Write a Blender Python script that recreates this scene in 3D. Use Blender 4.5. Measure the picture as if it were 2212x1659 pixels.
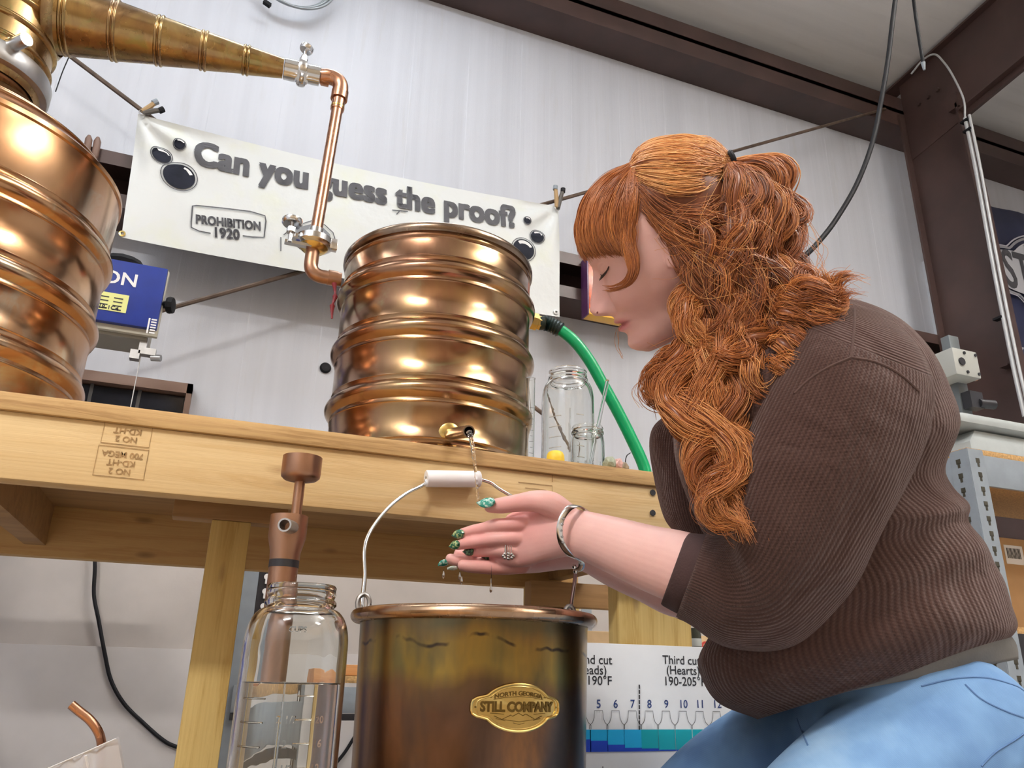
import bpy, bmesh, math, random
import numpy as np
from math import sin, cos, pi, radians, sqrt, atan2
from mathutils import Vector, Matrix
random.seed(7); rng = np.random.default_rng(7)
SC = bpy.context.scene
COL = SC.collection
for o in list(bpy.data.objects): bpy.data.objects.remove(o)

# ------------------------------------------------------------------ camera
IW, IH, FPX = 2212.0, 1659.0, 1700.0
YAW, PITCH, ROLL = radians(21.0), radians(20.35), radians(1.3)
CAM = np.array([0.0, 0.0, 0.75])
_f = np.array([sin(YAW)*cos(PITCH), cos(YAW)*cos(PITCH), sin(PITCH)])
_r = np.array([cos(YAW), -sin(YAW), 0.0]); _u = np.cross(_r, _f)
_r, _u = cos(ROLL)*_r + sin(ROLL)*_u, -sin(ROLL)*_r + cos(ROLL)*_u
cd = bpy.data.cameras.new('camera'); cam = bpy.data.objects.new('camera', cd); COL.objects.link(cam)
cd.sensor_fit = 'HORIZONTAL'; cd.sensor_width = 36.0; cd.lens = 36.0*FPX/IW
cd.clip_start = 0.02; cd.clip_end = 60
m = Matrix(((_r[0], _u[0], -_f[0], CAM[0]), (_r[1], _u[1], -_f[1], CAM[1]), (_r[2], _u[2], -_f[2], CAM[2]), (0, 0, 0, 1)))
cam.matrix_world = m
SC.camera = cam
def ray(x, y): return _f + _r*(x-IW/2)/FPX - _u*(y-IH/2)/FPX
def P(x, y, d): return CAM + ray(x, y)*d                 # point seen at pixel x,y at depth d
def AY(x, y, Y):                                          # ... on the plane of constant Y (parallel to the wall)
    q = ray(x, y); return CAM + q*(Y/q[1])
def AX(x, y, X):
    q = ray(x, y); return CAM + q*(X/q[0])

# ------------------------------------------------------------------ world, lights, exposure
SC.view_settings.view_transform = 'Standard'; SC.view_settings.look = 'None'
SC.view_settings.gamma = 1.0; SC.view_settings.use_curve_mapping = False
SC.view_settings.exposure = 0.15
wd = bpy.data.worlds.new('world'); SC.world = wd; wd.use_nodes = True
wd.node_tree.nodes['Background'].inputs[0].default_value = (0.75, 0.82, 1.0, 1)
wd.node_tree.nodes['Background'].inputs[1].default_value = 0.3
LAMPS = [  # x, y, z, power down, colour of the unseen strip lamps under the roof, power of the added ceiling fill
    (0.30, 1.87, 4.33, 14, (0.86, 0.93, 1.0), 10),
    (-2.0, -1.5, 4.20, 140, (1.0, 0.97, 0.93), 45),
    (2.9, -0.4, 4.30, 42, (1.0, 0.97, 0.93), 320),
    (-1.5, 1.87, 4.33, 7, (0.88, 0.94, 1.0), 10),
    (3.4, -2.5, 4.30, 60, (1.0, 0.97, 0.93), 40),
]
for i, (x, y, z, pw, c, pu) in enumerate(LAMPS):
    ld = bpy.data.lights.new('strip_light', 'AREA'); ld.shape = 'RECTANGLE'; ld.size = 1.15; ld.size_y = 0.30
    ld.energy = pw; ld.color = c
    lo = bpy.data.objects.new('strip_light', ld); COL.objects.link(lo); lo.location = (x, y, z-0.045)
    l2 = bpy.data.lights.new('ceiling_fill', 'AREA'); l2.shape = 'RECTANGLE'; l2.size = 1.15; l2.size_y = 0.12; l2.energy = pu; l2.color = c  # upward light added only to brighten the ceiling
    lo2 = bpy.data.objects.new('ceiling_fill', l2); COL.objects.link(lo2); lo2.location = (x, y, z+.06); lo2.rotation_euler = (pi, 0, 0)

# ------------------------------------------------------------------ helpers
def pset(o, label=None, cat=None, group=None, kind=None):
    if label: o['label'] = label
    if cat: o['category'] = cat
    if group: o['group'] = group
    if kind: o['kind'] = kind
    return o
ROOT = {}
def thing(name, label, cat, loc, group=None, kind=None):
    o = bpy.data.objects.new(name, None); COL.objects.link(o); o.location = Vector(loc); o.empty_display_size = 0.05
    ROOT[o.name] = np.array(loc, float); pset(o, label, cat, group, kind); return o
def base_of(parent):
    while parent is not None:
        if parent.name in ROOT: return ROOT[parent.name]
        parent = parent.parent
    return np.zeros(3)
def mk(name, V, F, mat, parent=None, smooth=True, angle=40, flip=False, mats=None):
    V = np.asarray(V, float) - base_of(parent)
    me = bpy.data.meshes.new(name); me.from_pydata(V.tolist(), [], [tuple(int(i) for i in f) for f in F])
    bm = bmesh.new(); bm.from_mesh(me); bmesh.ops.recalc_face_normals(bm, faces=bm.faces)
    if smooth:
        for f in bm.faces: f.smooth = True
        a = radians(angle)
        for e in bm.edges:
            if len(e.link_faces) == 2 and e.calc_face_angle(0) > a: e.smooth = False
    bm.to_mesh(me); bm.free()
    if mat: me.materials.append(mat)
    o = bpy.data.objects.new(name, me); COL.objects.link(o)
    if parent: o.parent = parent
    return o
def mesh_obj(name, me, mat, parent=None):
    if mat: me.materials.append(mat)
    o = bpy.data.objects.new(name, me); COL.objects.link(o)
    if parent: o.parent = parent
    return o
def share(name, src, parent, delta):
    o = bpy.data.objects.new(name, src.data); COL.objects.link(o); o.parent = parent; o.location = Vector(delta); return o

class MB:   # collects shapes into one mesh
    def __init__(s): s.V = []; s.F = []
    def add(s, V, F):
        n = len(s.V); s.V += [tuple(v) for v in V]; s.F += [tuple(i+n for i in f) for f in F]; return s
    def box(s, c, size, R=None):
        c = np.array(c, float); h = np.array(size, float)/2
        v = [np.array([sx*h[0], sy*h[1], sz*h[2]]) for sx in (-1, 1) for sy in (-1, 1) for sz in (-1, 1)]
        if R is not None: v = [R @ q for q in v]
        s.add([c+q for q in v], [(0, 1, 3, 2), (4, 6, 7, 5), (0, 4, 5, 1), (2, 3, 7, 6), (0, 2, 6, 4), (1, 5, 7, 3)]); return s
    def tube(s, pts, rad, seg=10, cap=True): s.add(*tube_geo(pts, rad, seg, cap)); return s
    def lathe(s, prof, o, ax, seg=32): s.add(*lathe_geo(prof, o, ax, seg)); return s
    def build(s, name, mat, parent=None, bevel=0, smooth=True, angle=40, seg=2):
        ob = mk(name, s.V, s.F, mat, parent, smooth and not bevel, angle)
        if bevel:
            bm = bmesh.new(); bm.from_mesh(ob.data)
            bmesh.ops.bevel(bm, geom=list(bm.edges), offset=bevel, segments=seg, affect='EDGES', profile=0.6)
            for f in bm.faces: f.smooth = True
            for e in bm.edges:
                if len(e.link_faces) == 2 and e.calc_face_angle(0) > radians(50): e.smooth = False
            bm.to_mesh(ob.data); bm.free()
        return ob
def frame(ax):
    ax = np.array(ax, float); ax /= np.linalg.norm(ax)
    t = np.array([0, 0, 1.0]) if abs(ax[2]) < 0.9 else np.array([1.0, 0, 0])
    a = np.cross(t, ax); a /= np.linalg.norm(a); return a, np.cross(ax, a), ax
def tube_geo(pts, rad, seg=10, cap=True):
    pts = np.array(pts, float); n = len(pts)
    rad = np.full(n, rad) if np.isscalar(rad) else np.array(rad, float)
    T = np.gradient(pts, axis=0); T /= np.linalg.norm(T, axis=1)[:, None]+1e-12
    a, b, _ = frame(T[0]); V = []
    for i in range(n):
        a = a - T[i]*(a@T[i]); a /= np.linalg.norm(a); b = np.cross(T[i], a)
        for k in range(seg):
            th = 2*pi*k/seg; V.append(pts[i]+rad[i]*(cos(th)*a+sin(th)*b))
    F = [(i*seg+k, i*seg+(k+1) % seg, (i+1)*seg+(k+1) % seg, (i+1)*seg+k) for i in range(n-1) for k in range(seg)]
    if cap: F += [tuple(range(seg))[::-1], tuple((n-1)*seg+k for k in range(seg))]
    return V, F
def lathe_geo(prof, o, ax, seg=32):
    a, b, c = frame(ax); o = np.array(o, float); V = []; F = []; rings = []
    for (r, t) in prof:
        if r < 1e-6: rings.append([len(V)]); V.append(o+c*t)
        else:
            rings.append(list(range(len(V), len(V)+seg)))
            V += [o+c*t+r*(cos(2*pi*k/seg)*a+sin(2*pi*k/seg)*b) for k in range(seg)]
    for A, B in zip(rings, rings[1:]):
        if len(A) == 1 and len(B) == 1: continue
        for k in range(seg):
            k2 = (k+1) % seg
            if len(A) == 1: F.append((A[0], B[k2], B[k]))
            elif len(B) == 1: F.append((A[k], A[k2], B[0]))
            else: F.append((A[k], A[k2], B[k2], B[k]))
    return V, F
def lathe(name, prof, o, ax, mat, parent=None, seg=48, angle=40):
    return mk(name, *lathe_geo(prof, o, ax, seg), mat, parent, True, angle)
def tube(name, pts, rad, mat, parent=None, seg=12, cap=True):
    return mk(name, *tube_geo(pts, rad, seg, cap), mat, parent)
def box(name, c, size, mat, parent=None, bevel=0.002, R=None):
    return MB().box(c, size, R).build(name, mat, parent, bevel)
def bezier(pts, n=8):      # Catmull-Rom through the points
    p = np.array(pts, float); p = np.vstack([2*p[0]-p[1], p, 2*p[-1]-p[-2]]); out = []
    for i in range(1, len(p)-2):
        for t in np.linspace(0, 1, n, endpoint=False):
            out.append(0.5*(2*p[i]+(p[i+1]-p[i-1])*t+(2*p[i-1]-5*p[i]+4*p[i+1]-p[i+2])*t*t+(-p[i-1]+3*p[i]-3*p[i+1]+p[i+2])*t**3))
    out.append(p[-2]); return np.array(out)
def interp(xs, ys, x): return np.interp(x, xs, ys)
def rotz(a): return np.array([[cos(a), -sin(a), 0], [sin(a), cos(a), 0], [0, 0, 1]])
def rotx(a): return np.array([[1, 0, 0], [0, cos(a), -sin(a)], [0, sin(a), cos(a)]])
def roty(a): return np.array([[cos(a), 0, sin(a)], [0, 1, 0], [-sin(a), 0, cos(a)]])

# text as mesh: local x right, y up, then mapped by fn(x, y) -> world point
def text_geo(s, size=1.0, bold=0.0, align='CENTER', xs=1.0, spacing=1.0, shear=0.0, res=3, fat=0.0):
    cu = bpy.data.curves.new('t', 'FONT'); cu.body = s; cu.size = size; cu.align_x = align; cu.offset = bold; cu.resolution_u = res
    cu.space_character = spacing; cu.shear = shear
    ob = bpy.data.objects.new('t', cu); COL.objects.link(ob)
    dg = bpy.context.evaluated_depsgraph_get(); me = bpy.data.meshes.new_from_object(ob.evaluated_get(dg))
    V = np.array([v.co[:] for v in me.vertices]).reshape(-1, 3); F = [tuple(p.vertices) for p in me.polygons]
    bpy.data.objects.remove(ob); bpy.data.curves.remove(cu); bpy.data.meshes.remove(me)
    V[:, 0] *= xs; V = V[:, :2]
    if fat:          # heavy lettering: shifted copies in one plane
        n = len(V); sh = [(dx*fat, dy*fat*.6) for dx in (-1, -.33, .33, 1) for dy in (-1, 1)]
        F = [tuple(i+n*k for i in f) for k in range(len(sh)) for f in F]; V = np.vstack([V+np.array(q)*size for q in sh])
    return V, F
_CAP = []
def caph():
    if not _CAP: _CAP.append(float(text_geo('H')[0][:, 1].max()))
    return _CAP[0]
def flat(name, V2, F, fn, mat, parent):    # 2-D shapes placed by fn
    return mk(name, [fn(x, y) for x, y in V2], F, mat, parent, False)
def text(name, s, fn, mat, parent, **k):
    V, F = text_geo(s, **k); return flat(name, V, F, fn, mat, parent)
def poly_geo(pts): return np.array(pts, float), [tuple(range(len(pts)))]
def ell(cx, cy, rx, ry, n=28, a0=0, a1=2*pi):
    return [(cx+rx*cos(a0+(a1-a0)*k/n), cy+ry*sin(a0+(a1-a0)*k/n)) for k in range(n)]
def stroke(pts, w, closed=False):          # poly line with a width, in 2-D
    p = np.array(pts, float); n = len(p)
    if closed: t = np.roll(p, -1, 0)-np.roll(p, 1, 0)
    else: t = np.gradient(p, axis=0)
    t /= np.linalg.norm(t, axis=1)[:, None]+1e-12; nn = np.stack([-t[:, 1], t[:, 0]], 1)
    V = np.vstack([p+nn*w/2, p-nn*w/2]); F = [(i, (i+1) % n, n+(i+1) % n, n+i) for i in range(n if closed else n-1)]
    return V, F
class G2:                                  # collects 2-D shapes
    def __init__(s): s.V = []; s.F = []
    def add(s, VF):
        n = len(s.V); s.V += [tuple(v) for v in VF[0]]; s.F += [tuple(i+n for i in f) for f in VF[1]]; return s

# ------------------------------------------------------------------ materials
def new_mat(name):
    m = bpy.data.materials.new(name); m.use_nodes = True; nt = m.node_tree; return m, nt, nt.nodes['Principled BSDF']
def N(nt, t, **k):
    n = nt.nodes.new(t)
    for a, v in k.items(): setattr(n, a, v)
    return n
def tex_coord(nt, scale=(1, 1, 1), kind='Object', rot=(0, 0, 0)):
    tc = N(nt, 'ShaderNodeTexCoord'); mp = N(nt, 'ShaderNodeMapping'); mp.inputs['Scale'].default_value = scale
    mp.inputs['Rotation'].default_value = rot; nt.links.new(tc.outputs[kind], mp.inputs[0]); return mp.outputs[0]
def noise(nt, vec, scale, detail=3, rough=0.55, dist=0.0):
    n = N(nt, 'ShaderNodeTexNoise'); n.inputs['Scale'].default_value = scale; n.inputs['Detail'].default_value = detail
    n.inputs['Roughness'].default_value = rough; n.inputs['Distortion'].default_value = dist; nt.links.new(vec, n.inputs['Vector']); return n.outputs['Fac']
def ramp(nt, fac, stops):
    r = N(nt, 'ShaderNodeValToRGB'); e = r.color_ramp.elements
    while len(e) > 1: e.remove(e[-1])
    for i, (p, c) in enumerate(stops):
        q = e[0] if i == 0 else e.new(p)
        q.position = p; q.color = (*c, 1) if len(c) == 3 else c
    nt.links.new(fac, r.inputs[0]); return r.outputs[0]
def mixc(nt, fac, a, b, mode='MIX'):
    m = N(nt, 'ShaderNodeMix', data_type='RGBA', blend_type=mode)
    for s, v in ((0, fac), (6, a), (7, b)):
        if isinstance(v, (int, float)): m.inputs[s].default_value = v
        elif isinstance(v, tuple): m.inputs[s].default_value = (*v, 1)
        else: nt.links.new(v, m.inputs[s])
    return m.outputs[2]
def bump(nt, h, strength=0.3, dist=0.01, prev=None):
    b = N(nt, 'ShaderNodeBump'); b.inputs['Strength'].default_value = strength; b.inputs['Distance'].default_value = dist
    nt.links.new(h, b.inputs['Height'])
    if prev is not None: nt.links.new(prev, b.inputs['Normal'])
    return b.outputs[0]
def math_(nt, op, a, b=None, c=None):
    n = N(nt, 'ShaderNodeMath', operation=op)
    for i, v in enumerate((a, b, c)):
        if v is None: continue
        if isinstance(v, (int, float)): n.inputs[i].default_value = v
        else: nt.links.new(v, n.inputs[i])
    return n.outputs[0]
def simple(name, col, rough=0.5, metal=0.0, var=0.0, vscale=20, bmp=0.0, bscale=200, spec=0.5, coat=0):
    m, nt, b = new_mat(name)
    vec = tex_coord(nt)
    b.inputs['Roughness'].default_value = rough; b.inputs['Metallic'].default_value = metal
    b.inputs['Specular IOR Level'].default_value = spec
    if coat: b.inputs['Coat Weight'].default_value = coat
    f = noise(nt, vec, vscale, 4)
    lo = tuple(c*(1-var) for c in col); hi = tuple(min(1, c*(1+var)) for c in col)
    nt.links.new(ramp(nt, f, [(0.3, lo), (0.7, hi)]), b.inputs['Base Color'])
    if bmp: nt.links.new(bump(nt, noise(nt, vec, bscale, 2), bmp, 0.002), b.inputs['Normal'])
    return m
def copper(name, cols, rough=(0.14, 0.3), scale=6, stretch=(1, 1, 0.5), stain=None, bmp=0.03):
    m, nt, b = new_mat(name); vec = tex_coord(nt, stretch)
    f = noise(nt, vec, scale, 5, 0.6, 0.6)
    k = len(cols); c = ramp(nt, f, [(0.3+0.4*i/(k-1), q) for i, q in enumerate(cols)])
    if stain:
        f2 = noise(nt, tex_coord(nt, (1, 1, 1)), scale*1.7, 6, 0.65, 1.2)
        c = mixc(nt, ramp(nt, f2, [(0.56, (0, 0, 0)), (0.72, (1, 1, 1))]), c, stain)
    nt.links.new(c, b.inputs['Base Color']); b.inputs['Metallic'].default_value = 1
    fr = noise(nt, vec, scale*2.3, 4)
    r = N(nt, 'ShaderNodeMapRange'); r.inputs[1].default_value = 0.3; r.inputs[2].default_value = 0.7
    r.inputs[3].default_value = rough[0]; r.inputs[4].default_value = rough[1]; nt.links.new(fr, r.inputs[0]); nt.links.new(r.outputs[0], b.inputs['Roughness'])
    nt.links.new(bump(nt, noise(nt, tex_coord(nt), 14, 2), bmp, 0.02), b.inputs['Normal'])
    return m
def wood(name, c1, c2, axis='X', scale=1.0, knots=0.0, rough=0.65, dark=(0.16, 0.08, 0.03)):
    m, nt, b = new_mat(name)
    st = {'X': (0.9, 14, 14), 'Y': (14, 0.9, 14), 'Z': (14, 14, 0.9)}[axis]
    vec = tex_coord(nt, tuple(s*scale for s in st))
    g = noise(nt, vec, 3.2, 5, 0.62, 0.7); fine = noise(nt, tex_coord(nt, tuple((s*0.5 if s < 2 else s*7) for s in st)), 3.0, 3)
    c = ramp(nt, g, [(0.32, c1), (0.5, tuple((a*2+b_)/3 for a, b_ in zip(c1, c2))), (0.58, c2), (0.7, c1)])
    c = mixc(nt, 0.22, c, ramp(nt, fine, [(0.3, c2), (0.7, c1)]))
    if knots:
        st2 = {'X': (6, 17, 17), 'Y': (17, 6, 17), 'Z': (17, 17, 6)}[axis]
        v = N(nt, 'ShaderNodeTexVoronoi'); v.inputs['Scale'].default_value = 1.0; nt.links.new(tex_coord(nt, st2), v.inputs['Vector'])
        k = ramp(nt, v.outputs['Distance'], [(0.02, (1, 1, 1)), (0.08, (0.6, 0.6, 0.6)), (0.14, (0, 0, 0))])
        c = mixc(nt, math_(nt, 'MULTIPLY', k, knots), c, dark)
    nt.links.new(c, b.inputs['Base Color']); b.inputs['Roughness'].default_value = rough
    nt.links.new(bump(nt, g, 0.25, 0.003, bump(nt, fine, 0.15, 0.002)), b.inputs['Normal'])
    return m
def glass(name, col=(1, 1, 1), ior=1.48, rough=0.0):
    m, nt, b = new_mat(name); b.inputs['Base Color'].default_value = (*col, 1); b.inputs['Transmission Weight'].default_value = 1
    b.inputs['IOR'].default_value = ior; b.inputs['Roughness'].default_value = rough
    vec = tex_coord(nt); nt.links.new(bump(nt, noise(nt, vec, 28, 2), 0.12, 0.002), b.inputs['Normal']); return m

MAT = {}
M = MAT
M['steel'] = simple('polished_steel', (0.72, 0.73, 0.74), 0.18, 1, 0.06)
M['steel_dull'] = simple('dull_steel', (0.5, 0.5, 0.5), 0.4, 1, 0.15)
M['brown_steel'] = simple('brown_painted_steel', (0.062, 0.034, 0.029), 0.45, 0, 0.25, 3, 0.05)
M['rod'] = simple('rusty_rod', (0.11, 0.075, 0.055), 0.5, 0.3, 0.3, 30)
M['black'] = simple('black_rubber', (0.010, 0.010, 0.012), 0.6, 0, 0.2, spec=.2)
M['white_plastic'] = simple('white_plastic', (0.86, 0.84, 0.84), 0.35, 0, 0.03)
M['grey_metal'] = simple('grey_enamel', (0.27, 0.31, 0.35), 0.4, 0, 0.08)
M['grey_plastic'] = simple('grey_plastic', (0.46, 0.50, 0.50), 0.4, 0, 0.06)
M['black_metal'] = simple('black_metal', (0.02, 0.02, 0.025), 0.4, 0, 0.2)
M['cop_barrel'] = copper('golden_copper', [(0.26, 0.125, 0.07), (0.36, 0.20, 0.12), (0.39, 0.25, 0.125), (0.46, 0.30, 0.20)], (0.15, 0.25), 5, stain=(0.40, 0.34, 0.19))
M['cop_pot'] = copper('reddish_copper', [(0.33, 0.14, 0.06), (0.46, 0.22, 0.10), (0.50, 0.28, 0.14), (0.56, 0.33, 0.19)], (0.14, 0.26), 4, stain=(0.50, 0.46, 0.34))
M['cop_arm'] = copper('brassy_copper', [(0.22, 0.13, 0.065), (0.36, 0.23, 0.11), (0.44, 0.31, 0.13), (0.33, 0.18, 0.085)], (0.2, 0.36), 12, stain=(0.32, 0.30, 0.12))
M['cop_pipe'] = copper('pipe_copper', [(0.46, 0.23, 0.14), (0.58, 0.32, 0.21), (0.52, 0.27, 0.17)], (0.22, 0.34), 18)
M['cop_dull'] = copper('dull_copper', [(0.33, 0.17, 0.10), (0.42, 0.24, 0.16), (0.5, 0.3, 0.2)], (0.3, 0.42), 14)
M['brass'] = simple('brass', (0.74, 0.55, 0.2), 0.25, 1, 0.12)
M['pine'] = wood('pine', (0.70, 0.51, 0.26), (0.60, 0.39, 0.17), 'X', 1.0, 0.55, dark=(.36,.19,.07))
M['pine_deck'] = wood('deck_pine', (0.62, 0.40, 0.17), (0.36, 0.20, 0.07), 'X', 1.6, 0.3)
M['pine_back'] = wood('back_pine', (0.60, 0.38, 0.15), (0.48, 0.27, 0.09), 'X', 1.0, 0.7)
M['pine_z'] = wood('post_pine', (0.70, 0.52, 0.20), (0.50, 0.32, 0.09), 'Z', 1.0, 0.6)
M['ply'] = wood('plywood', (0.42, 0.24, 0.09), (0.3, 0.16, 0.06), 'X', 0.6, 0.1)
M['particle'] = simple('particle_board', (0.50, 0.30, 0.12), 0.8, 0, 0.35, 180)
M['card'] = simple('cardboard', (0.50, 0.31, 0.15), 0.85, 0, 0.08, 8)
M['glass'] = glass('clear_glass', (0.98, 1.0, 0.99))
M['water'] = glass('clear_spirit', (1, 1, 1), 1.345)
M['paper'] = simple('white_paper', (0.86, 0.86, 0.86), 0.6, 0, 0.02)
M['ink'] = simple('dark_ink', (0.075, 0.075, 0.085), 0.6, 0, 0.15)
M['ink_black'] = simple('black_ink', (0.02, 0.02, 0.025), 0.6)
M['stampink'] = simple('stamp_ink', (0.34, 0.2, 0.08), 0.8, 0, 0.4, 90)
# ================================================================== THE ROOM
WY = 3.2          # inner face of the back wall
XL, XR, YF = -2.8, 4.6+1.6, -3.4
def wall_mat(name, axis, base=(0.63, 0.655, 0.715)):
    m, nt, b = new_mat(name)
    vs = {'X': (1, 0.02, 0.02), 'Y': (0.02, 1, 0.02), 'C': (0.05, 1, 0.05)}[axis]
    vec = tex_coord(nt, vs)
    f1 = noise(nt, vec, 70, 2); f2 = noise(nt, vec, 9, 3); f3 = noise(nt, tex_coord(nt), 3, 3); f4 = noise(nt, tex_coord(nt), 160, 2)
    c = ramp(nt, f2, [(0.3, tuple(q*0.9 for q in base)), (0.6, base)])
    streak = ramp(nt, noise(nt, tex_coord(nt, tuple(v*1.0 if v == 1 else 0.12 for v in vs)), 22, 4), [(0.6, (0, 0, 0)), (0.75, (1, 1, 1))])
    c = mixc(nt, math_(nt, 'MULTIPLY', streak, 0.18), c, tuple(q*0.6 for q in (0.8, 0.78, 0.72)))
    nt.links.new(c, b.inputs['Base Color']); b.inputs['Roughness'].default_value = 0.5
    n1 = bump(nt, f1, 0.12, 0.006); n2 = bump(nt, f2, 0.16, 0.03, n1); n3 = bump(nt, f4, 0.15, 0.003, n2)
    nt.links.new(n3, b.inputs['Normal']); return m
M['wall'] = wall_mat('white_vinyl_wall', 'X'); M['wall_side'] = wall_mat('white_vinyl_side_wall', 'Y')
M['ceil'] = wall_mat('white_vinyl_ceiling', 'C', (0.74, 0.735, 0.725))
M['concrete'] = simple('concrete', (0.40, 0.38, 0.36), 0.55, 0, 0.25, 4, 0.2, 60)
def struct(o): o['kind'] = 'structure'; return o
ZE = 4.46         # roof lining above the wall; it climbs towards the room
RS = 0.07
def roof_z(y): return ZE+(WY-y)*RS
struct(box('floor', ((XL+XR)/2, (YF+WY)/2, -0.05), (XR-XL+0.4, WY-YF+0.4, 0.1), M['concrete'], None, 0))
# back wall: shallow vertical ribs every 0.3 m
xs = []; x = XL-0.1
while x < XR+0.1:
    xs += [(x, 0), (x+0.24, 0), (x+0.245, -0.0012), (x+0.252, -0.0012)]; x += 0.3
wb = MB()
V = []; F = []
for i, (x, d) in enumerate(xs):
    V += [(x, WY+d, 0), (x, WY+d, 4.6)]
    if i: F.append((2*i-2, 2*i, 2*i+1, 2*i-1))
n = len(V); V += [(XL-0.1, WY+0.12, 0), (XL-0.1, WY+0.12, 4.6), (XR+0.1, WY+0.12, 0), (XR+0.1, WY+0.12, 4.6)]
F += [(n, n+1, n+3, n+2), (0, 1, n+1, n), (n-2, n-1, n+3, n+2)]
struct(mk('wall_back', V, F, M['wall'], None, False))
struct(box('wall_left', (XL-0.06, (YF+WY)/2, 2.4), (0.12, WY-YF, 4.8), M['wall_side'], None, 0))
struct(box('wall_right', (XR+0.06, (YF+WY)/2, 2.4), (0.12, WY-YF, 4.8), M['wall_side'], None, 0))
struct(box('wall_front', ((XL+XR)/2, YF-0.06, 2.4), (XR-XL, 0.12, 4.9), wood('tan_panelling', (.44, .34, .23), (.34, .25, .16), 'Z', .4), None, 0))
cv = [(XL-.2, WY+.2, roof_z(WY+.2)), (XR+.2, WY+.2, roof_z(WY+.2)), (XR+.2, YF-.2, roof_z(YF-.2)), (XL-.2, YF-.2, roof_z(YF-.2))]
cv += [(a, b, c+0.1) for a, b, c in cv]
struct(mk('ceiling', cv, [(0, 1, 2, 3), (7, 6, 5, 4), (0, 4, 5, 1), (1, 5, 6, 2), (2, 6, 7, 3), (3, 7, 4, 0)], M['ceil'], None, False))
# C-section girt and eave strut, open side to the room
def c_section(name, y0, y1, z0, z1, lip, x0, x1, mat, t=0.006):
    # profile (y,z): back at y1, flanges run to y0, lips turn inwards
    pr = [(y1, z0), (y0, z0), (y0, z0+lip), (y0+t, z0+lip), (y0+t, z0+t), (y1-t, z0+t), (y1-t, z1-t), (y0+t, z1-t), (y0+t, z1-lip), (y0, z1-lip), (y0, z1), (y1, z1)]
    k = len(pr); V = [(x0, a, b) for a, b in pr]+[(x1, a, b) for a, b in pr]
    F = [(i, (i+1) % k, k+(i+1) % k, k+i) for i in range(k)]+[tuple(range(k)), tuple(range(k, 2*k))]
    return struct(mk(name, V, F, mat, None, False))
c_section('trim_1', 3.0, WY-0.001, 2.415, 2.655, 0.06, XL, XR, M['brown_steel'])
c_section('trim_2', 3.0, WY-0.001, 4.13, 4.36, 0.13, XL, XR, M['brown_steel'])
zbb = float(AY(200, 1396, WY-.03)[2])
M['shade_panel'] = simple('beige_grey_shade', (.47, .43, .40), .6, 0, .08, 5, .1, 120)
struct(box('lower_wall_shade', ((XL+XR)/2, WY-.008, .625), (XR-XL, .014, 1.25), M['shade_panel'], None, .001))  # added panel; its darker tone stands in for shade under the bench
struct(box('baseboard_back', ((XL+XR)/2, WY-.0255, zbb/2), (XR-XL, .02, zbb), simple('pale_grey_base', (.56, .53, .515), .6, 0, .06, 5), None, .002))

# main frame of the building: column and rafter, I-section, at X = 3.78
col = thing('steel_column', 'dark brown steel building column standing against the white wall at right', 'column', (3.86, 2.8, 0), kind='structure')
MB().box((3.83, 2.8, 2.1), (0.012, 0.40, 4.2)).build('web', M['brown_steel'], col)
MB().box((3.83, 2.603, 2.0), (0.10, 0.014, 4.0)).build('inner_flange', M['brown_steel'], col)
MB().box((3.83, 2.99, 2.1), (0.10, 0.014, 4.2)).build('outer_flange', M['brown_steel'], col)
MB().box((3.82, 2.62, 4.02), (0.08, 0.07, 0.10)).build('knee_plate', M['brown_steel'], col)
g = MB(); g.box((3.80, 2.64, 2.33), (0.06, 0.05, 0.008)); g.build('clip_plate', M['brown_steel'], col)
raf = thing('steel_rafter', 'dark brown steel roof rafter rising from the column top at upper right', 'rafter', (3.86, 2.6, 4.2), kind='structure')
def raf_quad(y0, zb0, zt0, y1, zb1, zt1, x0, x1):
    V = [(x, y, z) for x in (x0, x1) for (y, z) in ((y0, zb0), (y1, zb1), (y1, zt1), (y0, zt0))]
    return V, [(0, 1, 2, 3), (7, 6, 5, 4), (0, 4, 5, 1), (1, 5, 6, 2), (2, 6, 7, 3), (3, 7, 4, 0)]
mk('web', *raf_quad(2.98, 3.86, 4.43, YF, 4.55, 4.86, 3.820, 3.842), M['brown_steel'], raf, False)
mk('bottom_flange', *raf_quad(2.60, 3.94, 3.955, YF, 4.53, 4.545, 3.78, 3.88), M['brown_steel'], raf, False)
mk('top_flange', *raf_quad(3.10, 4.425, 4.44, YF, 4.86, 4.875, 3.78, 3.88), M['brown_steel'], raf, False)
g = MB()
for y in (2.72, 2.79, 2.86): g.lathe([(0, -.012), (.014, -.012), (.014, .012), (0, .012)], (3.818, y, 4.2), (1, 0, 0), 6)
g.build('bolts', M['brown_steel'], raf)

# conduit strapped to the column flange
cw = simple('grey_conduit_paint', (0.55, 0.57, 0.58), 0.4, 0.2, 0.08)
cpts = [AX(x, y, 3.77) for x, y in ((2215, 900), (2190, 790), (2150, 590), (2110, 370), (2086, 255), (2083, 215), (2060, 165), (2040, 135), (2020, 118), (1995, 130), (1970, 160))]
cpts = [np.array([3.765, p[1], p[2]]) for p in cpts]
cd_ = thing('electrical_conduit', 'pale grey conduit strapped down the side of the brown column', 'conduit', cpts[0])
tube('pipe', bezier(cpts[:5], 6), 0.011, cw, cd_); tube('flexible_cable', bezier(cpts[4:], 6), 0.006, cw, cd_)
for (x, y) in ((2086, 262), (2092, 282), (2158, 688)):
    c = AX(x, y, 3.765); g = MB(); g.box(c+np.array([0.0, 0, 0]), (0.034, 0.05, 0.012)); g.build('strap', M['black'], cd_)
tube('second_pipe', bezier([p+np.array([0, -.028, 0]) for p in cpts[:5]], 6), 0.008, cw, cd_)

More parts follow.
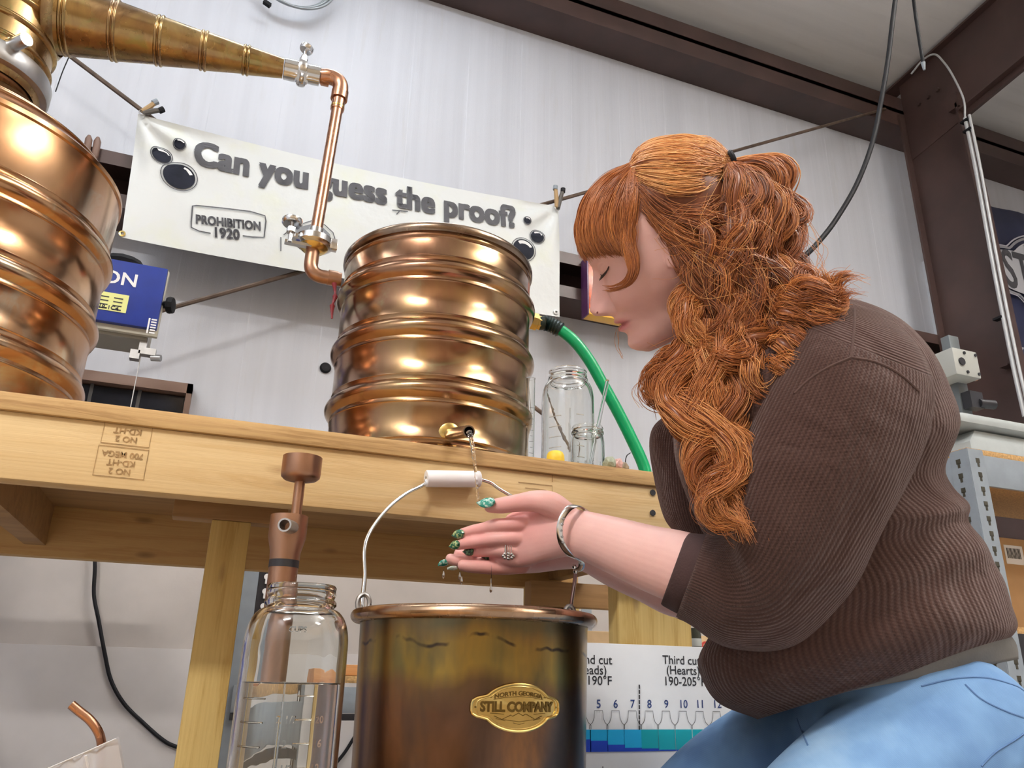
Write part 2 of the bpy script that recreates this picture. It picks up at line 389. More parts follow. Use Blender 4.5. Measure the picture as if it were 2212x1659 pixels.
# cross-bracing rods between the columns
def rod(name, pa, pb, label):
    a, b = AY(*pa, 2.97), AY(*pb, 2.97); v = b-a; a2 = a-v*0.80; b2 = b+v*0.2
    return pset(tube(name, [a2, b2], 0.0095, M['rod'], None, 8), label, 'rod')
rod('brace_rod', (130, 105), (1165, 888), 'brown bracing rod running down right from behind the still arm')
a, b = AY(370, 665, 2.985), AY(1885, 243, 2.985)
pset(tube('brace_rod', [a-(b-a)*0.55, b+(b-a)*0.03], 0.0095, M['rod'], None, 8), 'brown bracing rod climbing right behind banner and red hair', 'rod')

# window low on the wall, left of the barrel
win = thing('window_1', 'small dark window with brown frame low on the white wall', 'window', (-0.33, WY, 1.3), kind='structure')
wx0, wx1, wz0, wz1 = -0.66, -0.125, 1.28, 1.79
g = MB()
for c, s in (((wx0+wx1)/2, wz1-.02), (wx1-wx0, .04)), (((wx0+wx1)/2, wz0+.02), (wx1-wx0, .04)), ((wx0+.01, (wz0+wz1)/2), (.02, wz1-wz0)), ((wx1-.01, (wz0+wz1)/2), (.02, wz1-wz0)):
    g.box((c[0], WY-.03, c[1]), (s[0], .06, s[1]))
g.build('window_frame', simple('brown_frame', (0.24, 0.15, 0.11), 0.5), win, 0)
dk = simple('dark_pane', (0.02, 0.021, 0.028), 0.08, 0, 0.5, 6)
for i in range(3):
    for j in range(3):
        w = (wx1-wx0-.04)/3; h = (wz1-wz0-.08)/3
        box('pane', (wx0+.02+w*(i+.5), WY-.018, wz0+.04+h*(j+.5)), (w-.012, .008, h-.012), dk, win, 0)
g = MB()
for k in (1, 2):
    g.box((wx0+.02+k*(wx1-wx0-.04)/3, WY-.018, (wz0+wz1)/2), (.012, .014, wz1-wz0-.08)); g.box(((wx0+wx1)/2, WY-.018, wz0+.04+k*(wz1-wz0-.08)/3), (wx1-wx0-.04, .014, .012))
g.build('muntins', simple('grey_muntin', (0.1, 0.1, 0.1), 0.4), win, 0)

# second, bright window with blinds at the right, mostly behind the column
win2 = thing('window_2', 'narrow window with white blinds beside the brown column', 'window', (3.68, WY, 2.7), kind='structure')
a = AY(2007, 580, WY-.02); b = AY(2035, 735, WY-.02)
box('window_frame', (a[0]+.32, WY-.01, (a[2]+b[2])/2), (.70, .03, a[2]-b[2]+.1), simple('white_frame', (.75, .78, .82), .4), win2, 0)
box('pane', (a[0]+.32, WY-.032, (a[2]+b[2])/2), (.63, .01, a[2]-b[2]), simple('dusk_glass', (.08, .1, .16), .1), win2, 0)
sl = simple('blind_slat', (.75, .78, .85), .5)
for k in range(8): box('slat', (a[0]+.32, WY-.045, a[2]-.02-k*.03), (.62, .012, .012), sl, win2, 0)

# ceiling lamps (their light is set at the top)
for i, (x, y, z, pw, c, pu) in enumerate(LAMPS):
    t = thing('strip_lamp', ['strip lamp hanging above the bench', 'strip lamp hanging behind the viewer', 'strip lamp hanging at right behind the viewer', 'strip lamp hanging above left end of the bench', 'strip lamp hanging at the far right rear of the room'][i], 'lamp', (x, y, z), 'strip lamps under the roof')
    box('housing', (x, y, z+.02), (1.2, .34, .06), M['white_plastic'], t)
    em, nt, b = new_mat('lamp_tube'); b.inputs['Base Color'].default_value = (.9, .9, .9, 1); b.inputs['Emission Color'].default_value = (*c, 1); b.inputs['Emission Strength'].default_value = 12
    for s in (-.1, .1): tube('lamp_tube', [(x-.57, y+s, z-.022), (x+.57, y+s, z-.022)], .012, em, t)
    for s in (-.5, .5): tube('chain', [(x+s, y, z+.05), (x+s, y, roof_z(y)-.002)], .003, M['steel_dull'], t, 6)

# ================================================================== BENCH
BT = 1.076                       # top of the deck
FY, BY = 1.12, 1.80              # front face of the apron, back face of the rear apron
BX0, BX1 = -1.45, 0.86
bench = thing('workbench', 'long pine workbench made of two-by-four lumber carrying the stills', 'workbench', ((BX0+BX1)/2, 1.46, 0))
def plank(name, x0, x1, y0, y1, z0, z1, mat, warp=0.0):
    o = box(name, ((x0+x1)/2, (y0+y1)/2, (z0+z1)/2), (x1-x0, y1-y0, z1-z0), mat, bench, 0.0025); return o
plank('deck_board', BX0, BX1, FY-.006, FY+.23, BT-.024, BT, M['pine_deck'])
plank('deck_board', BX0, BX1, FY+.235, FY+.465, BT-.024, BT, M['pine_deck'])
plank('deck_board', BX0, BX1, FY+.47, BY, BT-.024, BT, M['pine_deck'])
plank('front_apron', BX0, BX1, FY, FY+.038, BT-.024-.086, BT-.024, M['pine'])
plank('rear_apron', BX0, BX1, BY-.038, BY, .947, BT-.024, M['pine_back'])
for x in (-1.42, -.32, .78): plank('joist', x, x+.038, FY+.038, BY-.038, .967, BT-.024, M['ply'])
plank('subfloor', BX0+.05, BX1-.01, FY+.04, BY-.04, BT-.032, BT-.0242, M['ply'])
# legs
def leg(x0, x1, y0, y1): plank('leg', x0, x1, y0, y1, 0, .967 if y0 < 1.5 else .947, M['pine_z'])
leg(.008, .058+.008, 1.30, 1.338)
leg(.66, .80, 1.20, 1.238)
leg(BX0, BX0+.09, FY+.04, FY+.078); leg(BX0, BX0+.09, BY-.08, BY-.042); leg(.74, .83, BY-.08, BY-.042)
leg(float(AY(1137, 1260, BY-.06)[0]), float(AY(1243, 1260, BY-.06)[0]), BY-.08, BY-.042)
plank('cross_brace', float(AY(1140, 1260, 1.64)[0]), .93, 1.62, 1.658, .895, .947, M['ply'])
# stretcher that carries the middle leg
plank('leg_block', -.05, .12, 1.30, 1.338, .967, 1.0, M['ply'])
for px, py in ((1410, 1064), (1410, 1108), (1240, 1105)):
    c = AY(px, py, FY-.001)
    if px > 1300: lathe('screw_hole', [(0, -.001), (.005, -.001), (.0052, 0.001), (0, 0.001)], c, (0, -1, 0), M['ink_black'], bench, 10)
# grade stamps on the apron, printed upside down
def stamp(cx, cy, lines, w, h, nm='grade_stamp'):
    c = AY(cx, cy, FY)
    fn = lambda x, y: (c[0]-x, FY-.0008, c[2]-y)
    g = G2()
    g.add(stroke([(-w/2, -h/2), (w/2, -h/2), (w/2, h/2), (-w/2, h/2)], .0012, True))
    for i, l in enumerate(lines):
        V, F = text_geo(l, .0112, .0002, 'CENTER'); V[:, 1] += h/2-.0115-.0112*i; g.add((V, F))
    flat(nm, g.V, g.F, fn, M['stampink'], bench)
stamp(275, 938, ['NO 2', 'KD-HT'], .058, .030); stamp(262, 999, ['NO 2', 'KD-HT', '700 MEGA'], .060, .040)
c = AY(1155, 1032, FY)
g = G2(); g.add(stroke([(-.028, .016), (.03, .016), (.03, -.004)], .0011)); g.add(stroke([(-.028, -.010), (.03, -.010), (.03, -.030), (.024, -.036)], .0011)); g.add(stroke([(-.016, -.018), (.02, -.018)], .0009))
flat('grade_stamp', g.V, g.F, lambda x, y: (c[0]+x, FY-.0008, c[2]+y), M['stampink'], bench)
# ================================================================== COPPER STILL (left)
def arc_bump(z, h, d, n=8):      # bulged band in a lathe profile: (dr, z)
    return [(d*sin(pi*k/n)**0.8 if 0 < k < n else 0, z-h/2+h*k/n) for k in range(n+1)]
def banded(R, z0, z1, bands, h=.026, d=.0085, bead=.0016):
    pr = [(R, z0)]
    for z in bands:
        pr += [(R, z-h/2-.010), (R+bead, z-h/2-.008), (R, z-h/2-.005)]
        pr += [(R+dr, zz) for dr, zz in arc_bump(z, h, d)]
        pr += [(R, z+h/2+.005), (R+bead, z+h/2+.008), (R, z+h/2+.010)]
    return pr+[(R, z1)]
SX, SY, SR = -.505, 1.45, .268
still = thing('copper_pot_still', 'large copper pot still with banded belly and tapering arm at left', 'still', (SX, SY, BT))
pr = [(0, BT+.001), (SR-.006, BT+.001), (SR, BT+.006)]+banded(SR, BT+.01, 1.555, [1.187, 1.303, 1.432], .034, .011)
pr += [(SR+.003, 1.558), (SR+.003, 1.566), (SR-.004, 1.573)]
lathe('pot_body', pr, (SX, SY, 0), (0, 0, 1), M['cop_pot'], still, 128)
sh = [(SR-.006, 1.570), (SR-.03, 1.598), (SR-.07, 1.63), (SR-.115, 1.664), (.128, 1.69), (.104, 1.706), (.092, 1.716), (.088, 1.73), (.088, 1.742)]
lathe('shoulder', [(x, z) for x, z in sh], (SX, SY, 0), (0, 0, 1), M['cop_pot'], still, 96)
for z, r in ((1.602, SR-.034), (1.615, SR-.052), (1.628, SR-.068)):
    lathe('bead', [(r+.004*cos(2*pi*k/10), z+.004*sin(2*pi*k/10)) for k in range(11)], (SX, SY, 0), (0, 0, 1), M['cop_pot'], still, 96)
lathe('lower_neck', [(.090, 1.735), (.098, 1.745), (.098, 1.75)], (SX, SY, 0), (0, 0, 1), M['cop_arm'], still, 64)
lathe('clamp_collar', [(.094, 1.744), (.109, 1.746), (.112, 1.752), (.112, 1.776), (.109, 1.783), (.094, 1.785)], (SX, SY, 0), (0, 0, 1), M['steel_dull'], still, 72)
g = MB(); g.lathe([(0, -.03), (.012, -.03), (.012, .03), (0, .03)], (SX+.065, SY-.093, 1.785), (1, -1, 0), 16); g.build('clamp_knob', M['steel'], still)
hp = [(.098, 1.783)]+[(.100+dr, z) for zz in (1.805, 1.850, 1.895) for dr, z in arc_bump(zz, .014, .006)]+[(.100, 1.93), (.103, 2.06), (.09, 2.12), (.05, 2.155), (0, 2.165)]
lathe('head_column', hp, (SX, SY, 0), (0, 0, 1), M['cop_arm'], still, 80)
# tapering arm: axis through the points read off the photograph
A0 = AY(118, 38, 1.445); A1 = AY(612, 148, 1.43)
ax = A1-A0; AL = np.linalg.norm(ax); axn = ax/AL
def apx(px): return (AY(px, np.interp(px, [118, 612], [38, 148]), np.interp(px, [118, 612], [1.445, 1.43]))-A0)@axn
RB, RE = .0685, .0205
prf = [(RB+.012, -.02), (RB+.004, 0.0)]
for px in (150, 251, 347, 442, 533):
    t = apx(px); r = RB+(RE-RB)*t/AL
    prf += [(r+dr, tt) for dr, tt in arc_bump(t-.005, .007, .003, 6)]+[(r+dr, tt) for dr, tt in arc_bump(t+.003, .007, .003, 6)]
prf += [(RE, AL)]
lathe('tapering_arm', prf, A0, axn, M['cop_arm'], still, 64)
lathe('saddle_ring', [(RB+.006, -.012), (RB+.017, -.004), (RB+.011, .006), (RB+.003, .012)], A0, axn, M['cop_arm'], still, 48)
# ================================================================== TRANSFER PIPE
pipe = thing('transfer_pipe', 'bent copper pipe with steel clamps joining the still arm to the barrel', 'pipe', AY(680, 540, 1.41))
def along(o, a, b, t): return a+(b-a)*t
B0 = A1+axn*.001
lathe('ferrule', [(.0195, 0), (.0225, .001), (.0225, .029), (.0195, .03)], B0, axn, M['steel'], pipe, 32)
Cc = B0+axn*.0375
lathe('clamp', [(.0225, -.009), (.028, -.008), (.030, -.003), (.030, .003), (.028, .008), (.0225, .009)], Cc, axn, M['steel'], pipe, 32)
dn = np.array([0, -.35, -1.0]); dn /= np.linalg.norm(dn)
g = MB(); k0 = Cc-np.array([0, .022, -.03])
g.lathe([(0, .0), (.013, .0), (.0145, .003), (.0145, .010), (.012, .0125), (0, .0125)], k0+np.array([0, 0, .010]), (0.35, -.1, 1), 20)
g.lathe([(0, -.055), (.0035, -.055), (.0035, .02), (0, .02)], k0, (0, -.05, 1), 10)
g.lathe([(0, 0), (.006, .0), (.008, .008), (.006, .018), (0, .018)], k0+np.array([0, 0, -.022]), (0, -.05, 1), 8)
g.build('wing_nut', M['steel'], pipe)
g = MB()
for s in (-1, 1): g.box(Cc+np.array([s*.007, -.018, -.028]), (.005, .012, .03)); g.lathe([(0, 0), (.004, 0), (.004, .008), (0, .008)], Cc+np.array([s*.009, -.022, -.043]), (0, -1, 0), 8)
g.build('clamp_hinge', M['steel'], pipe)
lathe('ferrule', [(.0195, 0), (.0205, .001), (.0205, .028), (.0195, .029)], B0+axn*.046, axn, M['steel'], pipe, 32)
E0 = B0+axn*.075; PT = AY(727, 245, 1.412); PB = AY(683, 500, 1.408)
up = (PT-PB)/np.linalg.norm(PT-PB)
# corner where the two axes meet
kk = np.linalg.lstsq(np.stack([axn, -up], 1), PB-E0, rcond=None)[0]; KC = (E0+axn*kk[0]+PB+up*kk[1])/2
def elbow(K, d1, d2, rb, n=12):     # from K-d1*rb to K+d2*rb, rounded
    a = K-d1*rb; b = K+d2*rb
    return [(1-t)**2*a+2*t*(1-t)*K+t*t*b for t in np.linspace(0, 1, n)]
el = [E0]+elbow(KC, axn, -up, .030)+[KC-up*.052]
tube('elbow', el, .0165, M['cop_pipe'], pipe, 24)
lathe('elbow_socket', [(.0150, 0), (.0178, .0), (.0178, .022), (.0150, .022)], KC-up*.033-up*.022, up, M['cop_pipe'], pipe, 24)
lathe('elbow_socket', [(.0150, 0), (.0178, .0), (.0178, .016), (.0150, .016)], E0+axn*.004, axn, M['cop_pipe'], pipe, 24)
lathe('reducer', [(.0115, -.03), (.0140, -.028), (.0140, .0), (.0115, .0)], KC-up*.055, up, M['cop_pipe'], pipe, 24)
tube('solder_ring', [KC-up*.074, KC-up*.078], .0146, M['brass'], pipe, 24)
tube('down_pipe', [KC-up*.06, PB], .0118, M['cop_pipe'], pipe, 24)
tube('ferrule', [PB+up*.004, PB-up*.014], .0150, M['steel'], pipe, 24)
CL = PB-up*.026
lathe('clamp', [(.014, -.012), (.030, -.011), (.0365, -.006), (.0365, .006), (.030, .011), (.014, .012)], CL, up, M['steel'], pipe, 40)
lathe('gasket_cup', [(.012, -.020), (.022, -.018), (.029, -.010)], CL, up, M['brass'], pipe, 32)
g = MB(); kb = CL+np.array([-.047, -.02, .004])
g.lathe([(0, 0), (.017, 0), (.0195, .003), (.0195, .010), (.017, .0125), (0, .0125)], kb+np.array([0, 0, .014]), (0, .1, 1), 24)
g.lathe([(0, -.025), (.004, -.025), (.004, .016), (0, .016)], kb, (0, .1, 1), 10); g.lathe([(0, -.006), (.009, -.004), (.009, .006), (0, .010)], kb, (0, .1, 1), 8)
g.box(kb+np.array([.02, .01, -.004]), (.034, .012, .010)); g.box(kb+np.array([.016, .006, -.022]), (.05, .012, .006)); g.build('wing_nut', M['steel'], pipe)
box('clamp_hinge', CL+np.array([.036, -.012, -.004]), (.014, .016, .022), M['steel'], pipe, .001)
IN = AY(735, 604, 1.405); K2 = np.array([CL[0]-up[0]*.05, CL[1], IN[2]])
tube('lower_elbow', [CL-up*.018]+elbow(K2, -up, np.array([1.0, 0, 0]), .026)+[IN+np.array([.002, 0, 0])], .0135, M['cop_dull'], pipe, 24)
lathe('elbow_socket', [(.012, 0), (.0150, 0), (.0150, .018), (.012, .018)], IN-np.array([.024, 0, 0]), (1, 0, 0), M['cop_dull'], pipe, 24)

# ================================================================== CONDENSER BARREL
QX, QY, QR = .372, 1.405, .188
bar = thing('condenser_barrel', 'round copper condenser barrel with raised bands standing on the bench', 'barrel', (QX, QY, BT))
pr = [(0, BT+.001), (QR-.006, BT+.001), (QR, BT+.006)]+banded(QR, BT+.012, 1.495, [1.094, 1.207, 1.322, 1.438], .034, .0115)
pr += [(QR-.001, 1.500), (QR+.0015, 1.503), (QR+.0015, 1.507), (QR-.002, 1.510), (QR-.002, 1.516)]
lathe('barrel_body', pr, (QX, QY, 0), (0, 0, 1), M['cop_barrel'], bar, 144)
lathe('top_rim', [(QR-.010, 1.512), (QR+.002, 1.513), (QR+.005, 1.518), (QR+.005, 1.526), (QR+.001, 1.531), (QR-.010, 1.531)], (QX, QY, 0), (0, 0, 1), copper('rim_bronze', [(.20, .14, .10), (.30, .22, .16), (.26, .18, .12)], (.2, .3), 14), bar, 144)
lathe('lid', [(QR-.008, 1.520), (QR-.02, 1.522), (0, 1.524)], (QX, QY, 0), (0, 0, 1), M['cop_barrel'], bar, 96)
# spout at the foot of the barrel
s0 = AY(968, 938, QY-QR+.012); s1 = AY(1013, 932, 1.085)
sd = (s1-s0)/np.linalg.norm(s1-s0)
lathe('spout_flange', [(0, -.004), (.019, -.004), (.019, .006), (.0125, .010), (0, .010)], s0+sd*.004, sd, M['brass'], bar, 24)
V, F = lathe_geo([(.0072, np.linalg.norm(s1-s0)-.05), (.0074, np.linalg.norm(s1-s0)), (.0094, np.linalg.norm(s1-s0)), (.0096, np.linalg.norm(s1-s0)-.002), (.0096, 0)], s0, sd, 20)
mk('spout', V, F, simple('bronze_pipe', (.34, .27, .20), .28, 1, .2), bar)
# hose barb fitting on the right
h0 = AY(1140, 691, QY+.02); hd = np.array([1, -.05, -.12]); hd /= np.linalg.norm(hd)
lathe('hose_fitting', [(0, -.02), (.016, -.02), (.016, .004), (.0195, .005), (.0195, .020), (.016, .022), (.016, .028), (0, .028)], h0, hd, M['brass'], bar, 8, 20)
tube('red_ribbon', bezier([AY(722, 612, 1.36), AY(724, 640, 1.36), AY(718, 660, 1.36), AY(717, 688, 1.36)], 5), [.005, .004, .003, .0025, .002]*3+[.002], simple('red_ribbon', (.22, .02, .03), .4), bar, 8)
# ------------------------------------------------------------------ green hose
hose = thing('garden_hose', 'bright green garden hose with black end sleeve running from the barrel', 'hose', h0+hd*.03)
hp_ = [h0+hd*.026]+[AY(x, y, yy) for x, y, yy in ((1185, 700, 1.42), (1215, 716, 1.41), (1245, 742, 1.40), (1275, 782, 1.395), (1302, 830, 1.39), (1335, 890, 1.385), (1365, 950, 1.38), (1390, 1005, 1.375))]
hp_ += [np.array([hp_[-1][0]+.02, 1.37, BT+.0145]), np.array([hp_[-1][0]+.10, 1.40, BT+.0135]), np.array([.845, 1.44, BT+.0135])]
hb = bezier(hp_, 10)
M['hose'] = simple('green_hose', (0.0, 0.36, 0.13), 0.3, 0, 0.06, 60)
tube('hose', hb[14:], .0125, M['hose'], hose, 20)
sl = hb[0:20]; nr = len(sl)
tube('sleeve', sl, [.0155]*6+[.0155 if k % 2 else .0178 for k in range(nr-7)]+[.0145], simple('black_green_sleeve', (.008, .022, .02), .35), hose, 20)

# ================================================================== GLASSWARE
def jar(name, label, o, R, H, Rm, parent_scale=1, water=0, grad=True, rot=0.0, shoulder=0.27, lines=True):
    o = np.array(o, float); t = thing(name, label, 'jar', o)
    zs = H*(1-shoulder); zn = H*.905
    th = .0032
    outer = [(0, .0), (R*.80, .0), (R*.93, .004), (R, .014), (R, zs)]
    for k in range(1, 9):
        a = k/8; outer.append((R-(R-Rm*.97)*(1-cos(pi/2*a)), zs+(zn-zs)*sin(pi/2*a)**.9))
    outer += [(Rm*.97, zn), (Rm*1.06, zn+.003), (Rm*1.06, zn+.006), (Rm*.98, zn+.009), (Rm*1.03, zn+.013), (Rm*.98, zn+.017), (Rm*1.01, H-.006), (Rm*1.02, H-.002), (Rm*.97, H)]
    inner = [(Rm*.97-th*1.3, H-.001), (Rm*.97-th*1.3, zn)]
    for k in range(7, -1, -1):
        a = k/8; inner.append((R-(R-Rm*.97)*(1-cos(pi/2*a))-th, zs+(zn-zs)*sin(pi/2*a)**.9-th*.5*a))
    inner += [(R-th, .016), (R*.9, .008), (0, .007)]
    lathe('glass_body', outer+inner, o, (0, 0, 1), M['glass'], t, 72, 60)
    if water:
        lathe('clear_liquid', [(0, .0078), (R*.9, .0088), (R-th-.0004, .0165), (R-th-.0004, water), (R-th*1.6, water-.0012), (0, water-.0012)], o, (0, 0, 1), M['water'], t, 64, 60)
    if lines:
        mb = MB()
        def wrap(ang, z, r=R+.0002):
            return o+np.array([r*cos(ang), r*sin(ang), z])
        def arc(a0, a1, z, w=.0008): mb.tube([wrap(a0+(a1-a0)*k/6, z) for k in range(7)], w, 6)
        face = atan2(-o[1], -o[0])+rot
        for k in range(6):
            z = H*.16+k*H*.083
            arc(face+.12, face+.42, z)          # right-hand scale
            arc(face-.95, face-.45, z-.003)     # left-hand scale
        for a in (-.12, 1.0): mb.tube([wrap(face+a, H*.10), wrap(face+a, H*.62)], .0009, 6)
        for a in (-.16,): mb.tube([wrap(face+a, H*.12), wrap(face+a, H*.5)], .0007, 6)
        mb.build('graduation_marks', M['glass'], t)
        g = G2()
        for k, (s, s2) in enumerate((('1/2', '4'), ('1', '8'), ('1 1/2', '12'), ('2', '16'), ('2 1/2', '20'))):
            z = H*.16+k*H*.083*1.0
            for st, aa in ((s, -.02), (s2, .58)):
                V2, F2 = text_geo(st, .0085*R/.047, .0002, 'CENTER', res=2); V2[:, 1] += z-.003; V2[:, 0] += aa*R; g.add((V2, F2))
        V2, F2 = text_geo('CUPS', .007*R/.047, .0002, 'CENTER', res=2); V2[:, 1] += zs+.012; g.add((V2, F2))
        mk('embossed_numbers', [wrap(face+x/R, y, R+.0006-(max(0, y-zs)*.35)) for x, y in g.V], g.F, M['glass'], t, False)['kind'] = 'stuff'
    return t
TT = .60                          # top of the low table in front of the bench (below the picture)
lt = thing('low_table', 'low wooden table under the large jar', 'table', (-.11, .76, 0))
for k in range(5): box('table_board', (-.11, .50+.118*k, TT-.0125), (.56, .112, .025), M['pine_deck'], lt)
for sx in (-.35, .13):
    for sy in (.48, .96): box('leg', (sx, sy, (TT-.025)/2), (.06, .06, TT-.025), M['pine_z'], lt)
for sy in (.48, .96): box('apron', (-.11, sy, TT-.06), (.48, .025, .07), M['pine'], lt)
jc = P(617, 1600, .70); jt = P(650, 1262, .70)
jar('mason_jar', 'large open glass jar half full of clear liquid in the foreground', (jc[0]+.0, jc[1], TT), .0472, jt[2]-TT+.004, .0312, water=.1405, shoulder=.25)
j2 = AY(1227, 990, 1.33)
jar('mason_jar', 'tall empty glass jar standing on the bench right of the barrel', (j2[0], 1.33, BT), .0515, AY(1225, 803, 1.33)[2]-BT, .0375, shoulder=.27, rot=.2)
j3 = AY(1267, 990, 1.26)
j3o = jar('jelly_jar', 'small faceted glass jar in front of the tall empty jar', (j3[0], 1.255, BT), .031, AY(1267, 930, 1.255)[2]-BT, .0285, shoulder=.3, lines=False)
mbx = MB()
for k in range(14):
    a = 2*pi*k/14; c = np.array([j3[0], 1.255, BT]); mbx.tube([c+np.array([.0312*cos(a+.25*sin(t*9)), .0312*sin(a+.25*sin(t*9)), .008+t]) for t in np.linspace(0, .03, 7)], .0013, 6)
mbx.build('pressed_pattern', M['glass'], j3o)
# glass stirring tube in the small jar
a = np.array([j3[0]-.004, 1.25, BT+.010]); b = AY(1312, 822, 1.30)
pset(tube('glass_tube', [a, b], .0036, glass('tube_glass', (.95, .98, 1), 1.3), None, 12), 'thin glass tube leaning out of the small jar', 'tube')
# graduated cylinder beside the barrel
gc = AY(1140, 975, 1.30); gz = AY(1143, 818, 1.30)[2]
cyl = thing('graduated_cylinder', 'narrow clear measuring cylinder beside the barrel', 'cylinder', (gc[0]+.004, 1.30, BT))
lathe('tube', [(0, .004), (.0085, .004), (.0085, gz-BT), (.0098, gz-BT+.001), (.0072, gz-BT), (.0072, .008), (0, .008)], (gc[0]+.004, 1.30, BT), (0, 0, 1), M['glass'], cyl, 24)
lathe('foot', [(0, 0), (.018, 0), (.018, .003), (.009, .006), (0, .006)], (gc[0]+.004, 1.30, BT), (0, 0, 1), M['glass'], cyl, 6)
mb = MB()
for k in range(12): mb.box((gc[0]+.003, 1.30-.0088, BT+.025+k*.011), (.008 if k % 2 else .005, .0006, .0007))
mb.build('scale_marks', M['ink'], cyl)
# bits on the bench edge
ye = simple('yellow_wax', (.85, .6, .05), .5)
c = AY(1200, 985, 1.14)
pset(mk('yellow_cap', *lathe_geo([(0, 0), (.014, 0), (.0155, .003), (.0145, .014), (.012, .019), (.008, .021), (.0, .018)], (c[0], 1.14, BT), (0, 0, 1), 14), ye), 'small yellow cap lying at the bench edge before the tall jar', 'cap')
for k, (px, yy, s, colr, lab) in enumerate(((1317, 1.14, .012, (.35, .38, .28), 'grey green pebble on the bench edge right of small jar'), (1335, 1.14, .011, (.62, .38, .34), 'pinkish pebble on the bench edge next to the grey one'), (1348, 1.135, .008, (.3, .25, .18), 'tiny brown crumb on the bench edge beside the pebbles'))):
    c = AY(px, 1000, yy); me = bmesh.new(); bmesh.ops.create_icosphere(me, subdivisions=2, radius=s)
    for v in me.verts: v.co *= 1+.22*sin(v.co.x*400+k)*cos(v.co.y*350+v.co.z*300)
    mesh = bpy.data.meshes.new('pebble'); me.to_mesh(mesh); me.free()
    zmin = min(v.co.z for v in mesh.vertices); o = mesh_obj('pebble', mesh, simple('pebble%d' % k, colr, .8, 0, .3, 90)); o.location = (c[0], yy, BT-zmin); pset(o, lab, 'pebble')
pset(tube('wire_bit', bezier([(AY(1348, 1003, 1.2)[0], 1.2, BT+.001), AY(1352, 990, 1.2), AY(1362, 978, 1.2)], 6), .0009, M['black'], None, 6), 'short dark wire curling up from the bench edge', 'wire')

# ================================================================== PARROT (proofing cup)
pc = P(612, 1230, .86); par = thing('proofing_parrot', 'dull copper proofing parrot with a cup on its stem behind the large jar', 'parrot', (pc[0], pc[1], TT))
def pz(px, py, d=.86): return P(px, py, d)[2]
pX, pY = pc[0], pc[1]
zb0, zb1, zb2 = pz(617, 1165), pz(620, 1140), pz(622, 1107)
lathe('body', [(0, TT+.001), (.042, TT+.001), (.042, TT+.010), (.0155, TT+.014), (.0155, zb0-.030), (.0165, zb0-.012), (.0205, zb0+.004), (.0205, zb2), (.018, zb2), (.018, zb0+.008), (0, zb0)], (pX, pY, 0), (0, 0, 1), M['cop_dull'], par, 40)
tube('solder_band', [(pX, pY, pz(607, 1218)-.004), (pX, pY, pz(607, 1218)+.004)], .0161, M['black_metal'], par, 32)
sx = pX+.008; zc0, zc1 = pz(642, 1020, .87), pz(640, 962, .87)
tube('stem', [(sx, pY+.012, TT+.01), (sx, pY+.012, zc0)], .0060, M['cop_dull'], par, 20)
lathe('cup', [(0, zc0-.002), (.006, zc0-.002), (.0185, zc0+.001), (.0218, zc0+.004), (.0225, zc0+.008), (.0225, zc1), (.0210, zc1), (.0210, zc0+.008), (0, zc0+.005)], (sx, pY+.012, 0), (0, 0, 1), M['cop_dull'], par, 40)
zs_ = pz(612, 1137, .845); q0 = np.array([pX+.004, pY-.012, zs_+.002]); sdir = np.array([-.35, -.8, -.05]); sdir /= np.linalg.norm(sdir)
V, F = lathe_geo([(.0056, .004), (.0056, .030), (.0074, .030), (.0074, 0)], q0, sdir, 24); mk('spout', V, F, M['steel_dull'], par)

